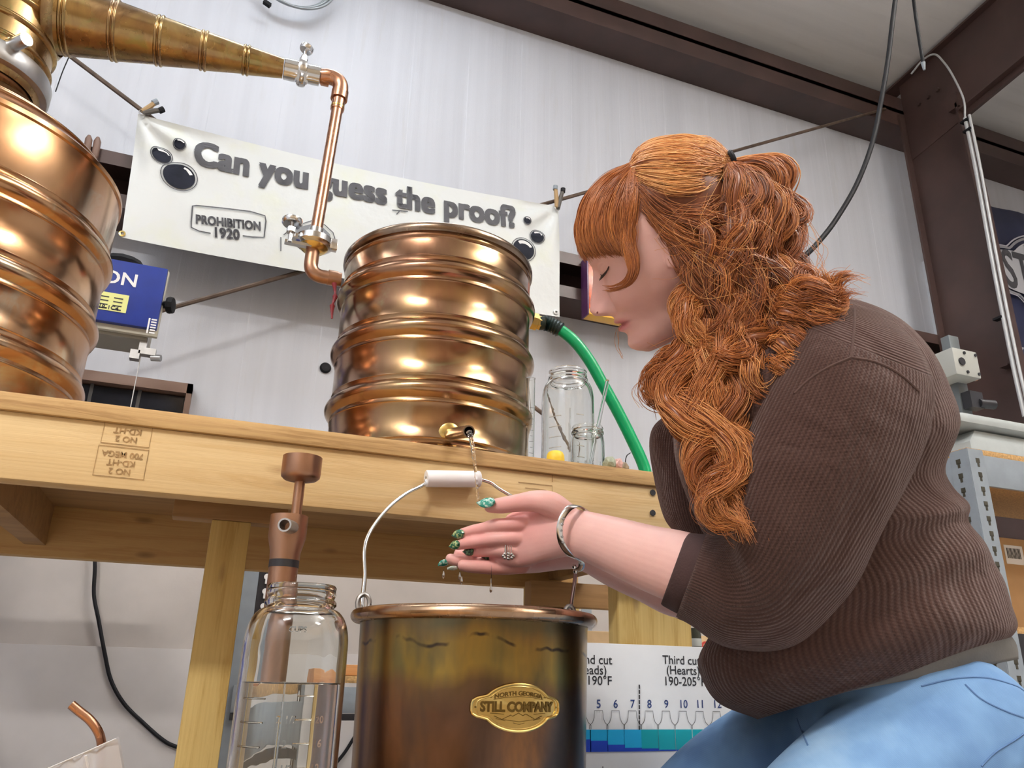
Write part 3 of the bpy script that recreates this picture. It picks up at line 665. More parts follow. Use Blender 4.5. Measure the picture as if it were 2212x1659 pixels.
# ================================================================== COPPER BUCKET
kx, ky = P(1024, 1400, .955)[0], P(1024, 1400, .955)[1]
ky = .925; kx = AY(1026, 1320, ky)[0]
KR = .1335; kz1 = AY(1026, 1303, ky-KR)[2]
bk = thing('copper_bucket', 'tarnished copper bucket with wire handle and brass badge', 'bucket', (kx, ky, TT))
M['cop_bucket'] = None
def bucket_mat():
    m, nt, b = new_mat('tarnished_copper'); vec = tex_coord(nt, (1.6, 1.6, .5)); tc = N(nt, 'ShaderNodeTexCoord'); sp = N(nt, 'ShaderNodeSeparateXYZ'); nt.links.new(tc.outputs['Object'], sp.inputs[0])
    f = noise(nt, vec, 9, 5, .6, .5)
    low = ramp(nt, f, [(.3, (.10, .062, .045)), (.5, (.17, .10, .068)), (.62, (.27, .14, .07)), (.75, (.20, .15, .075))])
    hi = ramp(nt, f, [(.3, (.085, .085, .07)), (.5, (.15, .13, .08)), (.7, (.24, .16, .08))])
    gold = ramp(nt, noise(nt, vec, 14, 4), [(.35, (.26, .22, .08)), (.5, (.44, .30, .07)), (.7, (.16, .155, .08))])
    H = kz1-TT
    w = noise(nt, tex_coord(nt, (1, 1, .1)), 9, 4)
    zz = math_(nt, 'ADD', sp.outputs[2], math_(nt, 'MULTIPLY', math_(nt, 'SUBTRACT', w, .5), .07))
    t = N(nt, 'ShaderNodeMapRange'); t.inputs[1].default_value = H-.105; t.inputs[2].default_value = H; nt.links.new(zz, t.inputs[0])
    band = ramp(nt, t.outputs[0], [(.0, (0, 0, 0)), (.20, (.15, .15, .15)), (.36, (1, 1, 1)), (.62, (.85, .85, .85)), (.80, (.1, .1, .1)), (1, (0, 0, 0))])
    top = ramp(nt, t.outputs[0], [(.66, (0, 0, 0)), (.8, (1, 1, 1))])
    c = mixc(nt, top, low, hi); c = mixc(nt, math_(nt, 'MULTIPLY', band, .8), c, gold)
    crust = ramp(nt, t.outputs[0], [(.595, (0, 0, 0)), (.61, (1, 1, 1)), (.625, (1, 1, 1)), (.64, (0, 0, 0))])
    c = mixc(nt, math_(nt, 'MULTIPLY', crust, ramp(nt, noise(nt, vec, 20, 3), [(.45, (0, 0, 0)), (.6, (1, 1, 1))])), c, (.07, .05, .04))
    nt.links.new(c, b.inputs['Base Color']); b.inputs['Metallic'].default_value = 1; b.inputs['Roughness'].default_value = .27
    nt.links.new(bump(nt, noise(nt, tex_coord(nt), 12, 2), .05, .02), b.inputs['Normal']); return m
M['cop_bucket'] = bucket_mat()
lathe('bucket_body', [(0, TT+.001), (KR-.012, TT+.001), (KR-.008, TT+.008), (KR-.004, TT+.03), (KR, kz1-.02), (KR+.001, kz1-.008), (KR-.001, kz1-.006), (KR-.002, kz1-.02), (KR-.006, TT+.03), (KR-.011, TT+.006), (0, TT+.003)], (kx, ky, 0), (0, 0, 1), M['cop_bucket'], bk, 128)
rr = .0075
lathe('rolled_rim', [(KR+.0045+rr*cos(2*pi*k/16), kz1-rr+rr*sin(2*pi*k/16)) for k in range(17)], (kx, ky, 0), (0, 0, 1), copper('rim_copper', [(.30, .19, .12), (.45, .30, .2), (.40, .26, .15)], (.2, .32), 16), bk, 128)
hl = np.array([kx-KR-.004, ky+.01, kz1+.002]); hr = np.array([kx+KR+.004, ky+.01, kz1+.002])
HY = FY-.016
gl, gr = AY(920, 1034, HY), AY(1036, 1035, HY)
hpts = bezier([hl+np.array([.012, 0, -.02]), hl+np.array([.006, 0.01, .0]), AY(788, 1245, ky+.055), AY(787, 1190, ky+.085), AY(800, 1148, ky+.105), AY(838, 1098, ky+.14), AY(878, 1066, HY-.018), AY(915, 1047, HY-.003), AY(921, 1037, HY), gl], 7)
hpt2 = bezier([gr, AY(1060, 1043, HY), AY(1078, 1056, HY-.002), AY(1115, 1078, HY-.01), AY(1180, 1120, ky+.115), AY(1228, 1180, ky+.08), AY(1243, 1230, ky+.05), hr+np.array([-.004, 0.01, .0]), hr+np.array([-.012, 0, -.02])], 7)
hd_ = tube('wire_handle', np.vstack([hpts, [(gl+gr)/2], hpt2]), .0027, M['steel'], bk, 10)
gd = (gr-gl)/np.linalg.norm(gr-gl); gL = np.linalg.norm(gr-gl)
lathe('grip', [(.0035, 0), (.0115, .0), (.0125, .001), (.0125, gL-.001), (.0115, gL), (.0035, gL)], gl, gd, M['white_plastic'], hd_, 24)
for e, s in ((hl, 1), (hr, -1)):
    g = MB(); g.tube([e+np.array([.006*s+.007*cos(a), .004, .004+.010*sin(a)]) for a in np.linspace(0, 2*pi, 17)], .0028, 8, False); g.build('ear_loop', M['steel_dull'], bk)
# badge, bent round the bucket wall
bc = AY(1108, 1528, ky-KR*.88); ang0 = atan2(bc[1]-ky, bc[0]-kx)
def on_bucket(x, y, out=.0005):
    z = AY(1108, 1527, ky-KR*.88)[2]+y; R = KR-.004+(z-TT-.03)/(kz1-.05-TT)*.004
    a = ang0+x/R; return np.array([kx+(R+out)*cos(a), ky+(R+out)*sin(a), z])
bw, bh = .0495, .0225
def badge_outline(s=1.0, n=96):
    pts = []
    for k in range(n):
        t = 2*pi*k/n; x1, y1 = .0385*cos(t), bh*sin(t)
        # central ellipse united with a wide low lozenge
        r1 = 1/sqrt((cos(t)/.0385)**2+(sin(t)/bh)**2); q = abs(cos(t))**4/bw**4+abs(sin(t))**4/.0112**4; r2 = q**-.25
        r = max(r1, r2)*s if s > 0 else 0; pts.append((r*cos(t), r*sin(t)))
    return pts
def plate(name, outl, out0, out1, mat, par):
    n = len(outl); V = [on_bucket(x, y, out1) for x, y in outl]+[on_bucket(x*1.03, y*1.03, out0) for x, y in outl]+[on_bucket(x*.5, y*.5, out1) for x, y in outl]+[on_bucket(0, 0, out1)]
    F = [(i, (i+1) % n, n+(i+1) % n, n+i) for i in range(n)]+[(i, (i+1) % n, 2*n+(i+1) % n, 2*n+i) for i in range(n)]+[(2*n+i, 2*n+(i+1) % n, 3*n) for i in range(n)]
    return mk(name, V, F, mat, par, True, 60)
badge = plate('badge', badge_outline(), -.001, .0022, M['brass'], bk)
rim = badge_outline(.98); mb = MB(); mb.tube([on_bucket(x, y, .0024) for x, y in rim+rim[:1]], .0012, 6, False); mb.tube([on_bucket(x*.9, y*.9, .0022) for x, y in rim+rim[:1]], .0005, 5, False); mb.build('badge_rim', M['brass'], badge)
bdark = simple('dark_brass', (.20, .13, .04), .35, 1, .2)
g = G2()
V2, F2 = text_geo('NORTH GEORGIA', .0068, .0002, 'CENTER', .95)
V2 = np.array([(x, y+.0140-(x/.026)**2*.0042) for x, y in V2]); g.add((V2, F2))
V2, F2 = text_geo('STILL COMPANY', .0135, .0006, 'CENTER', .82, .96); V2 = np.array([(x, y*1.15-.0045+.0) for x, y in V2]); g.add((V2, F2))
for s in (-1, 1):
    g.add(poly_geo([(s*.0295+.0014*cos(pi/2+k*pi/5)*(1 if k % 2 == 0 else .4), .0115+.0014*sin(pi/2+k*pi/5)*(1 if k % 2 == 0 else .4)) for k in range(10)]))
    g.add(poly_geo(ell(s*.0445, 0, .0011, .0011, 10)))
g.add(stroke([(-.027, .0118-.003), (-.013, .0118), (0, .0125), (.013, .0118), (.027, .0118-.003)], .0006))
g.add(stroke([(-.018, -.0135), (-.009, -.0085), (-.007, -.0098), (-.001, -.0062), (.004, -.0092), (.007, -.0072), (.018, -.0135)], .0007))
g.add(stroke([(-.026, -.0095), (-.018, -.0135), (0, -.0160), (.018, -.0135), (.026, -.0095)], .0007)); g.add(stroke([(-.024, -.0125), (0, -.0190), (.024, -.0125)], .0006)); g.add(stroke([(-.030, -.0065), (-.016, -.0075)], .0006)); g.add(stroke([(.030, -.0065), (.016, -.0075)], .0006))
mk('badge_lettering', [on_bucket(x, y*.82, .0026) for x, y in g.V], g.F, bdark, badge, False)

# ================================================================== WATER STREAM
wp = [s1+sd*.001]+[AY(x, y, yy) for x, y, yy in ((1017, 945, 1.080), (1021, 968, 1.075), (1025, 1000, 1.071), (1029, 1035, 1.068), (1031, 1060, 1.066), (1033, 1083, 1.064))]
wb_ = bezier(wp, 8)
pset(tube('spirit_stream', wb_, [.0042-.0022*min(1, k/30)+.0006*sin(k*1.9) for k in range(len(wb_))], M['water'], None, 12), 'thin clear stream falling from the spout into her hands', 'stream')
for i, (x, y, dd) in enumerate(((993, 1243, 1.0), (997, 1252, 1.0), (958, 1240, 1.02), (1061, 1250, .99))):
    c = P(x, y, dd); L = .012 if i != 3 else .035
    pset(mk('droplet', *lathe_geo([(0, 0), (.0016, .002), (.0018, .0045), (.0008, .009), (0, L)], c-np.array([0, 0, L/2]), (0, 0, 1), 10), M['water']), ['drop of liquid just under her fingertips', 'lower drop of liquid falling under her fingertips', 'leftmost drop falling below the teal fingernail', 'long drip falling below the middle of her palm'][i], 'droplet')
# ================================================================== BANNER
BNY = 2.945
bTL, bTR, bBL, bBR = AY(298, 246, BNY), AY(1206, 446, BNY), AY(262, 512, BNY), AY(1212, 682, BNY)
ban = thing('banner', 'white vinyl banner asking to guess the proof, clipped to rods on the wall', 'banner', (bTL+bTR)/2)
def ban_xy(s, t):        # s 0..1 left to right, t 0..1 top to bottom
    p = (bTL*(1-s)+bTR*s)*(1-t)+(bBL*(1-s)+bBR*s)*t
    p = p.copy(); p[2] -= .030*sin(pi*s)*(1-t)*.9+.012*sin(pi*s)*t     # sags between the clips
    return p
def ban_d(s, t):         # ripples in depth
    dl = sqrt(s*s*9+t*t); a = atan2(t, s*3+1e-6)
    r = .012*sin(a*9)*math.exp(-((dl-.25)/.35)**2)
    dr_ = sqrt((1-s)**2*9+t*t); a2 = atan2(t, (1-s)*3+1e-6); r += .010*sin(a2*8)*math.exp(-((dr_-.2)/.3)**2)
    return r+.010*sin(s*7+1)*t+.006*sin(t*5+s*3)
def ban_p(s, t, off=0):
    p = ban_xy(s, t); p[1] = BNY+ban_d(s, t)-off; return p
nu, nv = 120, 36
V = [ban_p(i/nu, j/nv) for j in range(nv+1) for i in range(nu+1)]
# rounded lower right corner
F = [(j*(nu+1)+i, j*(nu+1)+i+1, (j+1)*(nu+1)+i+1, (j+1)*(nu+1)+i) for j in range(nv) for i in range(nu)]
def vinyl():
    m, nt, b = new_mat('banner_vinyl'); vec = tex_coord(nt)
    st = ramp(nt, noise(nt, vec, 5, 3), [(.52, (0, 0, 0)), (.70, (1, 1, 1))])
    c = mixc(nt, math_(nt, 'MULTIPLY', st, .35), (.72, .75, .745), (.72, .75, .52))
    nt.links.new(c, b.inputs['Base Color']); b.inputs['Roughness'].default_value = .38
    nt.links.new(bump(nt, noise(nt, vec, 7, 4), .25, .02), b.inputs['Normal']); return m
bo = mk('vinyl_sheet', V, F, vinyl(), ban, True, 80)
BW = np.linalg.norm(bTR-bTL); BH = np.linalg.norm(bTL-bBL)
def fnb(x, y): return ban_p(x/BW, y/BH, .005)     # x metres from left, y metres down
# main line; positions measured as pixel columns on the banner
def bst(px, py):         # pixel -> (s,t) on the banner
    q = AY(px, py, BNY); s, t = .5, .5
    for _ in range(12):
        p = ban_xy(s, t); e = q-p; ds = (ban_xy(s+1e-3, t)-p)/1e-3; dt = (ban_xy(s, t+1e-3)-p)/1e-3
        A = np.array([[ds[0], dt[0]], [ds[2], dt[2]]]); k = np.linalg.solve(A, np.array([e[0], e[2]])); s += k[0]; t += k[1]
    return s*BW, t*BH
def print_text(name, s, pa, pb, cap, mat, bold, xs_fit=True, size_mul=1.0):
    # baseline from pixel pa to pixel pb, cap height in metres
    a = np.array(bst(*pa)); b = np.array(bst(*pb)); d = b-a; L = np.linalg.norm(d); d /= L; nrm = np.array([d[1], -d[0]])
    V2, F2 = text_geo(s, 1.0, 0, 'LEFT', spacing=1.0+bold*.9, res=4, fat=bold); w = V2[:, 0].max()-V2[:, 0].min(); V2[:, 0] -= V2[:, 0].min()
    k = L/w; hs = cap/caph()
    return flat(name, [tuple(a+d*x*k+nrm*y*hs) for x, y in V2], F2, fnb, mat, ban)
print_text('headline', 'Can you guess the proof?', (417, 352), (1114, 494), .112, M['ink'], .05)
# bubbles
def bubble(px, py, r):
    cx, cy = bst(px, py)
    g = G2(); g.add(stroke(ell(cx, cy, r, r*.98, 36), .0035, True)); flat('bubble_outline', g.V, g.F, fnb, M['ink'], ban)
    o = G2(); o.add(poly_geo(ell(cx, cy, r*.88, r*.86, 32))); flat('bubble_fill', o.V, o.F, lambda x, y: ban_p(x/BW, y/BH, .0053), M['ink_bubble'], ban)
    h = G2(); pts = [(cx+r*.78*cos(a), cy+r*.76*sin(a)) for a in np.linspace(-2.2, -.4, 14)]+[(cx+r*.55*cos(a)+r*.02, cy+r*.42*sin(a)-r*.08) for a in np.linspace(-.4, -2.2, 14)]
    h.add(poly_geo(pts)); flat('bubble_shine', h.V, h.F, lambda x, y: ban_p(x/BW, y/BH, .0062), M['paper'], ban)
M['ink_bubble'] = simple('bubble_ink', (.016, .018, .028), .6, 0, .4, 12, spec=.1)
for px, py, r in ((387, 379, .068), (349, 334, .040), (388, 313, .024), (1137, 479, .019), (1160, 512, .036), (1130, 540, .060)): bubble(px, py, r)
# boxed logo
g = G2()
bx = lambda *q: [bst(*p) for p in q]
g.add(stroke(bx((455, 505), (430, 500), (413, 492), (413, 480), (416, 445), (425, 444), (480, 450), (540, 458), (572, 468), (574, 480), (570, 515), (545, 514), (524, 511)), .0050))
flat('logo_border', g.V, g.F, fnb, M['ink'], ban)
print_text('logo_word', 'PROHIBITION', (423, 483), (563, 500), .038, M['ink'], .045)
print_text('logo_year', '1920', (464, 513), (518, 519), .042, M['ink'], .045)
# shield logo, half hidden by the pipe and clamp
g = G2(); g.add(stroke(bx((612, 510), (640, 490), (672, 480), (700, 489), (718, 506), (722, 520), (721, 545)), .004)); g.add(stroke(bx((606, 515), (606, 545)), .004)); flat('shield_border', g.V, g.F, fnb, M['ink'], ban)
g = G2(); g.add(poly_geo(bx((622, 509), (648, 493), (672, 487), (698, 496), (712, 510), (714, 540), (690, 538), (650, 534), (620, 530)))); flat('shield_fill', g.V, g.F, fnb, simple('grey_ink', (.22, .23, .25), .6), ban)
g = G2(); g.add(stroke(bx((846, 456), (880, 459)), .005)); g.add(stroke(bx((862, 458), (855, 466)), .004)); flat('script_line', g.V, g.F, fnb, M['ink'], ban)
# eyelets
for px, py in ((264, 505), (1203, 672)):
    s, t = bst(px, py); c = ban_p(s/BW, t/BH, .004); lathe('eyelet', [(.006, -.001), (.012, -.001), (.012, .002), (.006, .003)], c, (0, -1, 0), M['brass'] if px < 500 else M['steel_dull'], ban, 16)
# spring clamps holding it to the rods
def clamp(px, py, qx, qy, label):
    a = AY(px, py, 2.93); b = AY(qx, qy, 2.93); d = b-a; L = np.linalg.norm(d); d /= L; n = np.cross(d, (0, 1, 0))
    t = thing('spring_clamp', label, 'clamp', a, 'spring clamps holding the banner')
    for s, m_ in ((1, 'tan'), (-1, 'dark')):
        e = b+n*s*.020*(1 if s > 0 else 1.0); g = MB(); g.tube([a+n*s*.004, (a+b)/2+n*s*.010, e], [.010, .011, .009], 8); g.build('jaw', simple('clamp_'+m_, (.42, .27, .12) if s > 0 else (.10, .09, .08), .5), t)
        g = MB(); g.tube([e-d*.012, e+d*.008], .0125, 8); g.build('tip', M['grey_metal'] if s > 0 else M['black'], t)
    g = MB(); g.tube([a+n*.012*cos(k)+d*.012*sin(k) for k in np.linspace(0, 2*pi, 13)], .003, 6, False); g.build('spring', M['steel_dull'], t)
clamp(308, 243, 343, 229, 'open tan spring clamp at the upper left corner of the banner')
clamp(1204, 449, 1208, 408, 'dark spring clamp at the upper right corner of the banner')

# ================================================================== THINGS ON THE WALL
# coil of wire
c0 = AY(640, -46, 3.13); coil = []
for k in range(0, 190):
    a = k*2*pi/60+1.2; rr_ = .175+.010*sin(a*.37)+.006*sin(a*1.3); coil.append(c0+np.array([rr_*1.02*cos(a), -.012*sin(a*.5)-.01+.010*cos(a*.41), rr_*1.05*sin(a)+.006*sin(a*.7)]))
ct = thing('wire_coil', 'coil of thin grey cable hanging high on the wall', 'cable', c0)
tube('wire', coil, .0065, simple('grey_cable', (.30, .33, .35), .35, .3, .1), ct, 10)
q = AY(577, 8, 3.115); g = MB(); g.box(q, (.035, .02, .018), roty(.45)); g.build('tape', M['black'], ct)
g = MB(); g.tube([c0+np.array([0, .07, .19]), c0+np.array([0, -.03, .185]), c0+np.array([0, -.035, .20])], .005, 6); g.build('hook', M['steel_dull'], ct)
# small tie hanging from the rod at upper left
pset(tube('loose_tie', bezier([AY(148, 125, 2.96), AY(134, 158, 2.955), AY(120, 198, 2.95)], 5), .0022, M['black'], None, 6), 'thin dark tie hanging from the rod under the still arm', 'wire')
# two screwdrivers stuck behind the girt
for i, (x0, y0, x1, y1) in enumerate(((193, 293, 182, 365), (212, 297, 198, 376))):
    a = AY(x0, y0, 2.985); b = AY(x0+(x1-x0)*.58, y0+(y1-y0)*.58, 2.985); c = AY(x1, y1, 2.985); d = c+(c-b)*2.2
    t = thing('screwdriver', ['left of two brown-handled rods hooked on the steel girt', 'right of two brown-handled rods hooked on the steel girt'][i], 'screwdriver', a, 'screwdrivers on the girt')
    tube('handle', [a, a+(b-a)*.2, a+(b-a)*.9, b], [.006, .0135, .0135, .010], simple('brown_handle', (.19, .11, .08), .45), t); tube('shaft', [b, d], .005, M['steel_dull'], t, 8)
# grommet
c = AY(703, 795, WY-.004); pset(lathe('wall_grommet', [(0, .012), (.018, .012), (.024, .004), (.024, 0), (0, 0)], c, (0, -1, 0), M['black'], None, 20), 'small black grommet on the white wall beside the barrel', 'grommet')
# orange pack hanging behind her face
a = AY(1264, 560, 2.96); b = AY(1345, 702, 2.96)
ob = thing('orange_pack', 'glossy orange and red pack with yellow foot hanging behind her face', 'pack', ((a[0]+b[0])/2, 2.975, b[2]))
orr = simple('orange_print', (.62, .10, .02), .22, 0, .5, 25)
box('sleeve', ((a[0]+b[0])/2, 2.965, (a[2]+b[2])/2+.015), (b[0]-a[0], .06, a[2]-b[2]-.03), orr, ob, .004)
box('foot_strip', ((a[0]+b[0])/2, 2.963, b[2]+.022), (b[0]-a[0]+.004, .066, .028), simple('yellow_print', (.85, .48, .05), .3), ob, .003)
box('spine', (a[0]-.002, 2.962, (a[2]+b[2])/2+.004), (.008, .066, a[2]-b[2]-.004), simple('purple_print', (.09, .03, .09), .3), ob, .002)
# navy banner with badge at the far right
nb = thing('navy_banner', 'navy blue banner with a white badge on the wall at far right', 'banner', AY(2200, 600, 3.10))
NY = 3.10
n0 = AY(2132, 430, NY); n1 = AY(2192, 770, NY); nx0, nx1, nz1, nz0 = n0[0]-.55, n0[0]+1.5, AY(2150, 445, NY)[2], AY(2192, 772, NY)[2]
V = [(nx0+(nx1-nx0)*i/30, NY+.012*sin(i*.9)+.006*sin(j*1.3), nz0+(nz1-nz0)*j/10) for j in range(11) for i in range(31)]
mk('vinyl_sheet', V, [(j*31+i, j*31+i+1, (j+1)*31+i+1, (j+1)*31+i) for j in range(10) for i in range(30)], simple('navy_vinyl', (.025, .03, .075), .35, 0, .35, 3), nb)
sx0 = AY(2157, 600, NY)[0]
fnn = lambda x, y: (sx0+x, NY-.022, y)
zc = AY(2190, 590, NY)[2]
g = G2()
wdt = .56
def nbadge(s):
    pts = []
    for k in range(120):
        t = 2*pi*k/120; r1 = 1/sqrt((cos(t)/.46)**2+(sin(t)/.34)**2); q = (abs(cos(t))/.64)**4+(abs(sin(t))/.185)**4; r = max(r1, q**-.25)*s; pts.append((wdt+r*cos(t), zc+r*.92*sin(t)))
    return pts
g.add(stroke(nbadge(1.06), .018, True)); flat('badge_border', g.V, g.F, lambda x, y: (sx0+x, NY-.021, y), simple('grey_print', (.33, .33, .36), .5), nb)
g = G2(); g.add(poly_geo(nbadge(.97))); flat('badge_field', g.V, g.F, fnn, simple('light_print', (.62, .63, .68), .5), nb)
g = G2(); g.add(stroke(nbadge(1.12), .010, True)); flat('badge_outer_line', g.V, g.F, lambda x, y: (sx0+x, NY-.021, y), simple('pale_line', (.5, .5, .56), .5), nb)
V2, F2 = text_geo('STILL', .40, .006, 'LEFT', .62); g = G2(); V2[:, 1] += zc-.13; V2[:, 0] += .03; g.add((V2, F2))
g.add(poly_geo([(.30+.028*cos(pi/2+k*pi/5)*(1 if k % 2 == 0 else .42), zc+.215+.028*sin(pi/2+k*pi/5)*(1 if k % 2 == 0 else .42)) for k in range(10)]))
flat('badge_word', g.V, g.F, lambda x, y: (sx0+x, NY-.026, y), M['ink'], nb)
V2, F2 = text_geo('www.', .17, .0, 'LEFT', .9); p = AY(2182, 778, NY); V2[:, 1] += p[2]+.02; V2[:, 0] += p[0]-sx0
flat('web_line', V2, F2, fnn, M['paper'], nb)
# hanging cables
def cable(name, pts, r, label, tip=None):
    t = thing(name, label, 'cable', P(*pts[0])); b = bezier([P(*p) for p in pts], 8); tube('cord', b, r, M['black'], t, 10)
    if tip: tube('plug', [b[-1], b[-1]+(b[-1]-b[-2])/np.linalg.norm(b[-1]-b[-2])*.03], [.008, .004], M['grey_metal'], t, 10)
cable('hanging_cable', ((1942, -60, 2.9), (1930, 30, 2.85), (1918, 130, 2.8), (1902, 225, 2.75), (1884, 310, 2.7), (1852, 395, 2.65), (1812, 465, 2.6), (1775, 515, 2.55), (1730, 560, 2.5), (1660, 610, 2.45), (1560, 660, 2.4)), .0085, 'thick black cable hanging from the roof and curving behind her hair')
cable('hanging_cable', ((1966, -60, 2.9), (1976, 20, 2.9), (1985, 80, 2.88), (1994, 135, 2.86)), .006, 'short thin cable hanging from the roof beside the rafter', True)
# black cable low on the wall
cp = [AY(x, y, 3.155) for x, y in ((204, 1150), (205, 1225), (203, 1285), (213, 1340), (226, 1410), (240, 1470), (268, 1520), (310, 1562), (350, 1597), (378, 1612), (430, 1625))]
pset(tube('power_cord', bezier(cp, 7), .0065, M['black'], None, 10), 'black power cord running down the wall under the bench', 'cord')
pset(tube('power_cord', bezier([AY(800, 1555, 3.15), AY(772, 1583, 3.15), AY(745, 1625, 3.15), AY(715, 1662, 3.15), AY(690, 1700, 3.15)], 7), .006, M['black'], None, 10), 'black cord slanting down between the jar and the bucket', 'cord')

# ================================================================== BAND SAW behind the bench
BSY = 2.55
a = AY(236, 566, BSY); b = AY(362, 592, BSY); c = AY(340, 732, BSY)
saw = thing('band_saw', 'blue and grey band saw standing behind the copper pot still', 'saw', (a[0]-.1, BSY+.12, 0))
rx = b[0]; tz = (a[2]+b[2])/2+.003; bz = c[2]+.02; lx = rx-.56
blue = simple('blue_enamel', (.012, .035, .26), .35, 0, .1)
box('wheel_door', ((lx+rx)/2, BSY, (tz+bz)/2+.008), (rx-lx, .022, tz-bz), blue, saw, .004)
box('door_edge', ((lx+rx)/2+.004, BSY+.02, (tz+bz)/2), (rx-lx, .02, tz-bz+.02), simple('cream_edge', (.62, .60, .50), .45), saw, .004)
box('upper_frame', ((lx+rx)/2-.01, BSY+.10, (tz+bz)/2-.005), (rx-lx-.03, .14, tz-bz+.03), simple('grey_cast', (.32, .31, .27), .5), saw, .006)
box('spine', (lx-.03, BSY+.10, (tz+.9)/2), (.10, .12, tz-.9+.02), blue, saw, .006)
box('table', ((lx+rx)/2+.02, BSY+.08, 1.15), (.46, .34, .03), M['steel_dull'], saw, .004)
box('base_cabinet', (lx-.03, BSY+.10, .45), (.26, .30, .9), blue, saw, .006)
kc = AY(362, 660, BSY+.02); lathe('door_knob', [(0, 0), (.012, 0), (.012, .012), (.026, .013), (.028, .02), (.026, .032), (0, .034)], (rx+.003, BSY+.02, kc[2]), (1, -.25, 0), M['black'], saw, 10, 20)
hk = AY(262, 560, BSY+.06); lathe('top_knob', [(0, 0), (.012, .0), (.012, .02), (.060, .022), (.066, .034), (.06, .048), (.02, .055), (0, .055)], (hk[0]+.005, BSY+.09, tz+.005), (0, 0, 1), M['black'], saw, 12)
g = MB(); gx = AY(318, 745, BSY+.06); g.box((gx[0]-.01, BSY+.05, gx[2]+.02), (.022, .022, .10)); g.box((gx[0]+.006, BSY+.05, gx[2]-.03), (.05, .03, .022)); g.box((gx[0]-.028, BSY+.05, gx[2]-.045), (.028, .03, .03))
g.lathe([(0, 0), (.011, 0), (.011, .03), (0, .03)], (gx[0]+.02, BSY+.05, gx[2]-.045), (1, -.3, 0), 10); g.build('blade_guide', M['steel_dull'], saw)
MB().box((gx[0]-.012, BSY+.06, (gx[2]+1.165)/2), (.002, .010, gx[2]-1.165)).build('blade', M['steel_dull'], saw)
fs = lambda x, y: (x, BSY-.0125, y)
tp = AY(296, 612, BSY); V2, F2 = text_geo('RIKON', .062, .0012, 'LEFT', 1.05); w = V2[:, 0].max()
V2[:, 0] += tp[0]-w; V2[:, 1] += AY(270, 617, BSY)[2]-.004; flat('door_lettering', V2, F2, fs, M['paper'], saw)
la = AY(218, 632, BSY); lb = AY(272, 680, BSY)
box('yellow_label', ((la[0]+lb[0])/2-.04, BSY-.0122, (la[2]+lb[2])/2), (lb[0]-la[0]+.08, .0016, la[2]-lb[2]), simple('yellow_label', (.78, .80, .30), .6), saw, 0)
g = G2(); V2, F2 = text_geo('18-1C4', .019, .0004, 'RIGHT'); V2[:, 0] += lb[0]-.022; V2[:, 1] += lb[2]+.004; g.add((V2, F2))
for k in range(4):
    z = la[2]-.014-k*.013
    for q in range(2): g.add(poly_geo([(lb[0]-.015-.04*q-.026, z), (lb[0]-.015-.04*q, z), (lb[0]-.015-.04*q, z-.004), (lb[0]-.015-.04*q-.026, z-.004)]))
flat('label_print', g.V, g.F, lambda x, y: (x, BSY-.0136, y), M['ink_black'], saw)
g = G2(); mx = AY(331, 708, BSY)
for k in range(6): g.add(poly_geo([(mx[0]-.008, mx[2]-.025+k*.009), (mx[0]+.008, mx[2]-.025+k*.009), (mx[0]+.008, mx[2]-.020+k*.009), (mx[0]-.008, mx[2]-.020+k*.009)]))
g.add(stroke([(mx[0]-.014, mx[2]-.026), (mx[0]-.014, mx[2]+.026)], .005)); flat('size_mark', g.V, g.F, fs, M['paper'], saw)

# ================================================================== SHELVING BEHIND THE BENCH
def keyholes(mb, c, ax_w, ax_z, n, step, nrm, s=1.0):
    for k in range(n):
        q = c-ax_z*step*k
        mb.lathe([(0, 0), (.0065*s, 0), (.0065*s, .0006), (0, .0006)], q, nrm, 10); mb.box(q-ax_z*.009*s+nrm*.0003, (.006*s, .006*s, .012*s))
RY = 2.25
rk = thing('rivet_shelf', 'grey steel shelving with particle board shelf under and behind the bench', 'shelving', AY(520, 1600, RY)*np.array([1, 1, 0]))
pxl = AY(535, 1255, RY); ptop = 1.0
box('post', (pxl[0]+.004, RY, ptop/2), (.045, .004, ptop), M['grey_metal'], rk, 0); box('post_flange', (pxl[0]+.028, RY+.022, ptop/2), (.004, .045, ptop), M['black_metal'], rk, 0)
box('post_flange', (pxl[0]+.046, RY-.001, ptop/2), (.038, .004, ptop), M['black_metal'], rk, 0)  # black faces paint in the unlit side of the grey post
kh = MB(); keyholes(kh, np.array([pxl[0]+.048, RY-.0035, .985]), None, np.array([0, 0, 1.0]), 16, .038, np.array([0, -1.0, 0]), 1.25); kh.build('keyholes', M['paper'], rk)
sa = AY(760, 1468, RY); shz = sa[2]
xr = pxl[0]+1.25
box('shelf_board', ((pxl[0]+xr)/2, RY+.24, shz+.0), (xr-pxl[0], .46, .018), M['particle'], rk, .001)
box('shelf_beam', ((pxl[0]+xr)/2, RY-.005, AY(760, 1512, RY)[2]), (xr-pxl[0], .012, AY(760, 1486, RY)[2]-AY(760, 1542, RY)[2]), M['grey_metal'], rk, .001)
box('beam_lip', ((pxl[0]+xr)/2, RY-.003, AY(760, 1549, RY)[2]), (xr-pxl[0], .02, .016), M['black_metal'], rk, .001)
box('post', (xr-.02, RY+.02, ptop/2), (.04, .004, ptop), M['grey_metal'], rk, 0); box('rear_post', (xr-.02, RY+.46, ptop/2), (.04, .004, ptop), M['grey_metal'], rk, 0); box('rear_post', (pxl[0], RY+.46, ptop/2), (.04, .004, ptop), M['grey_metal'], rk, 0)
q0 = AY(745, 1443, RY+.05); q1 = AY(745, 1467, RY+.05)
